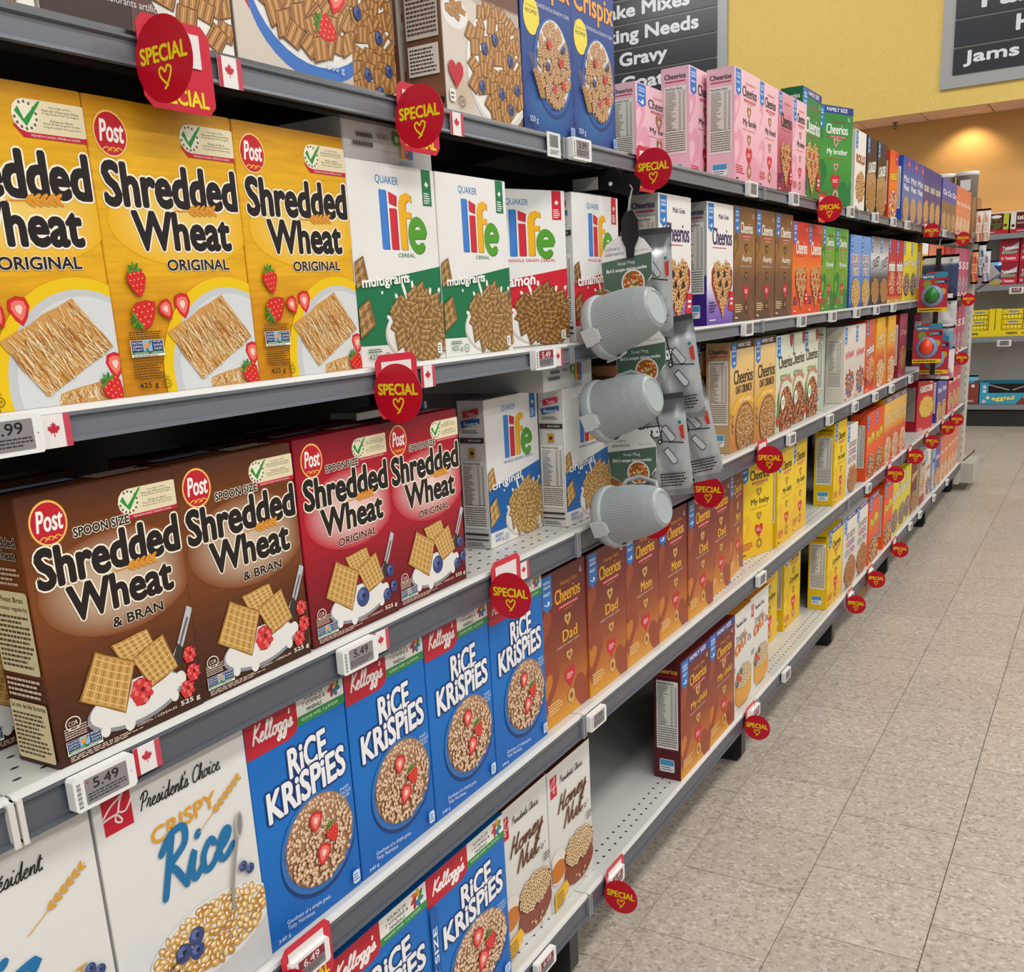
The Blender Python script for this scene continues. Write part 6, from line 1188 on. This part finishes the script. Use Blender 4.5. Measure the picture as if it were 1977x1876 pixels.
def pr_tw(a):
    a.on('front_artwork', 'L'); a.rect(0, 0, 1, .3, 'C8283A'); a.rect(.05, .3, .95, .98, '9A1E30'); a.pg([(.1, .45), (.95, .55), (.95, .8)], 'B9C0CE'); a.rect(.1, .34, .9, .46, '8AA080'); a.on('brand_lettering', 'L'); a.tx('Twizzlers', .12, .52, .9, .66, 'F0ECEE', b=.03, rise=.05); a.tx('Twizzlers', .3, .1, .85, .22, 'F6ECEE', b=.03); a.ell(.16, .16, .07, 'B9C8DC')
for x0, z0, lb in ((-.185, 1.41, 'red candy bag tray, lower one beside the blue foil bag'), (-.185, 1.625, 'red candy bag tray standing on the lower one'), (.0, 1.41, 'red candy bag tray, lower one further along the wall shelf'), (.0, 1.625, 'red candy bag tray on top, further along the wall shelf')): wbox('candy_tray', lb, 'display box', 'red candy trays on the wall shelf', x0, x0 + .175, z0, z0 + (.21 if z0 < 1.5 else .23), .06, .2, 'B8243A', pr_tw)
fb = thing('foil_bag', 'shiny blue and gold chocolate bag standing on the wall shelf', 'bag', (-.36, 11.16, 1.414)); o = pouch(.2, .235, 31, ('9AC4F0', '6A9AD8', '2A3E6A')).build('bag', FOIL, fb, True); a = Art(.2, .235, .2); a.on('bag_print', 'L'); a.rect(.02, .0, .98, .24, 'B9A05A'); a.ell(.5, .55, .3, '2A3454', .2); a.greek(.3, .5, .7, .62, 3, 'B9C0D8'); a.ell(.5, .3, .14, '4A2A20', .05); o = a.parts['bag_print'].build('bag_print', PRINT, fb); o.location = (.2, -.0165, 0)
def pr_pe(a):
    a.on('front_artwork', 'L'); a.rect(0, 0, 1, 1, 'E8CE16'); a.rect(.06, .1, .94, .5, '6A5A10'); 
    for q in range(5): a.ell(.15 + q * .175, .26, .085, 'F4E040')
    a.on('brand_lettering', 'L'); a.tx('PEEPS', .3, .62, .8, .84, '2A2A3A', b=.04, out='F0EEE0', ow=.08)
n_ = 0
for x0 in (-.62, -.43, -.12, .075):
    for z0 in (.975, 1.075):
        wbox('marshmallow_box', f'yellow candy chick box, {"upper" if z0 > 1 else "lower"} row, {ORD[(-.62, -.43, -.12, .075).index(x0)]} column in the tray', 'candy box', 'yellow candy boxes in the wall shelf tray', x0, x0 + .188, z0, z0 + .095, .05, .2, 'E6CC14', pr_pe)
ty = thing('display_tray', 'bright yellow shelf tray with two upright bars holding candy boxes', 'tray', (-.63, 11.12, .9075)); b = MB(); b.box(0, 1.0, 0, .28, 0, .012, 'E8CE16'); b.box(0, 1.0, 0, .008, .012, .064, 'EBD21A'); b.box(0, 1.0, .02, .27, .012, .066, 'D8BE12'); b.build('tray', PRINT, ty)
for q in (.395, .455): b = MB(); b.box(q, q + .052, .0, .02, .064, .275, 'EBD21A'); b.build('divider_bar', PRINT, ty)
a = Art(1.0, .06, 1.0); a.on('tray_lettering', 'L'); a.tx('PEEPS', .56, .2, .66, .6, '2A2A3A', b=.04); a.tx('PEEPS', .2, .2, .3, .6, '2A2A3A', b=.04); a.greek(.7, .2, .86, .6, 2, '4A4210'); o = a.parts['tray_lettering'].build('tray_lettering', PRINT, ty); o.location = (1.0, -.0004, .006)
def pr_eg(a):
    a.on('front_artwork', 'L'); a.rect(0, 0, 1, .52, '3AA4C4'); a.rect(0, .52, .14, 1, '3AA4C4'); a.rect(.82, .52, 1, 1, '8A3E32'); a.rect(.14, .52, .82, .95, '15110F'); a.pg([(.6, 0), (1, 0), (1, .55), (.84, .55), (.7, .3)], '8A3E32')
    a.line([(.15, .9), (.48, .66)], .012, '9A9694'); a.line([(.81, .9), (.55, .66)], .012, '9A9694')
    for x, y, c in ((.08, .8, 'E6D6DA'), (.08, .6, 'D8E6EA'), (.14, .3, 'F0EAB0'), (.56, .32, 'F0EAB0'), (.08, .12, 'E8C8D0'), (.9, .85, 'D8E0E6'), (.76, .3, 'E8C8CC')): a.ell(x, y, .03, c)
    a.on('brand_lettering', 'L'); a.tx('eggies', .2, .1, .58, .36, 'F2E88A', b=.04, out='3A3014', ow=.06, rise=.04); a.greek(.76, .1, .95, .2, 2, 'F0E4E0')
for x0, lb in ((-.845, 'blue and brown candy egg display box beside the shelf end'), (-.275, 'blue and brown candy egg display box with a cut out window')): wbox('egg_display_box', lb, 'display box', 'candy egg boxes on the low wall shelf', x0, x0 + .56, .227, .445, .0, .3, '2E8CA8', pr_eg, True)
eb = thing('candy_bag', 'small blue candy bag leaning out of the egg box', 'bag', (-.45, 11.25, .243)); pouch(.14, .27, 41, ('6AC0D8', '3AA4C4', '7A4A3A')).build('bag', PLAS, eb, True)
for x, z, k, lb in ((-.07, 1.39, ('6.49', True), 'white price tag with red strip on the wall shelf rail'), (-.145, .88, ('4.29', False), 'white price tag below the yellow candy tray')):
    r = thing('wall_price_tag', lb, 'price tag', (x, 11.095, z - .07), 0, 'price tags on the wall shelf'); 
    for nm, me in EA[k]: o = bpy.data.objects.new(nm, me); C.objects.link(o); o.parent = r; o.matrix_local = Matrix.Rotation(math.radians(-90), 4, 'Z') @ Matrix.Scale(1.7, 4)
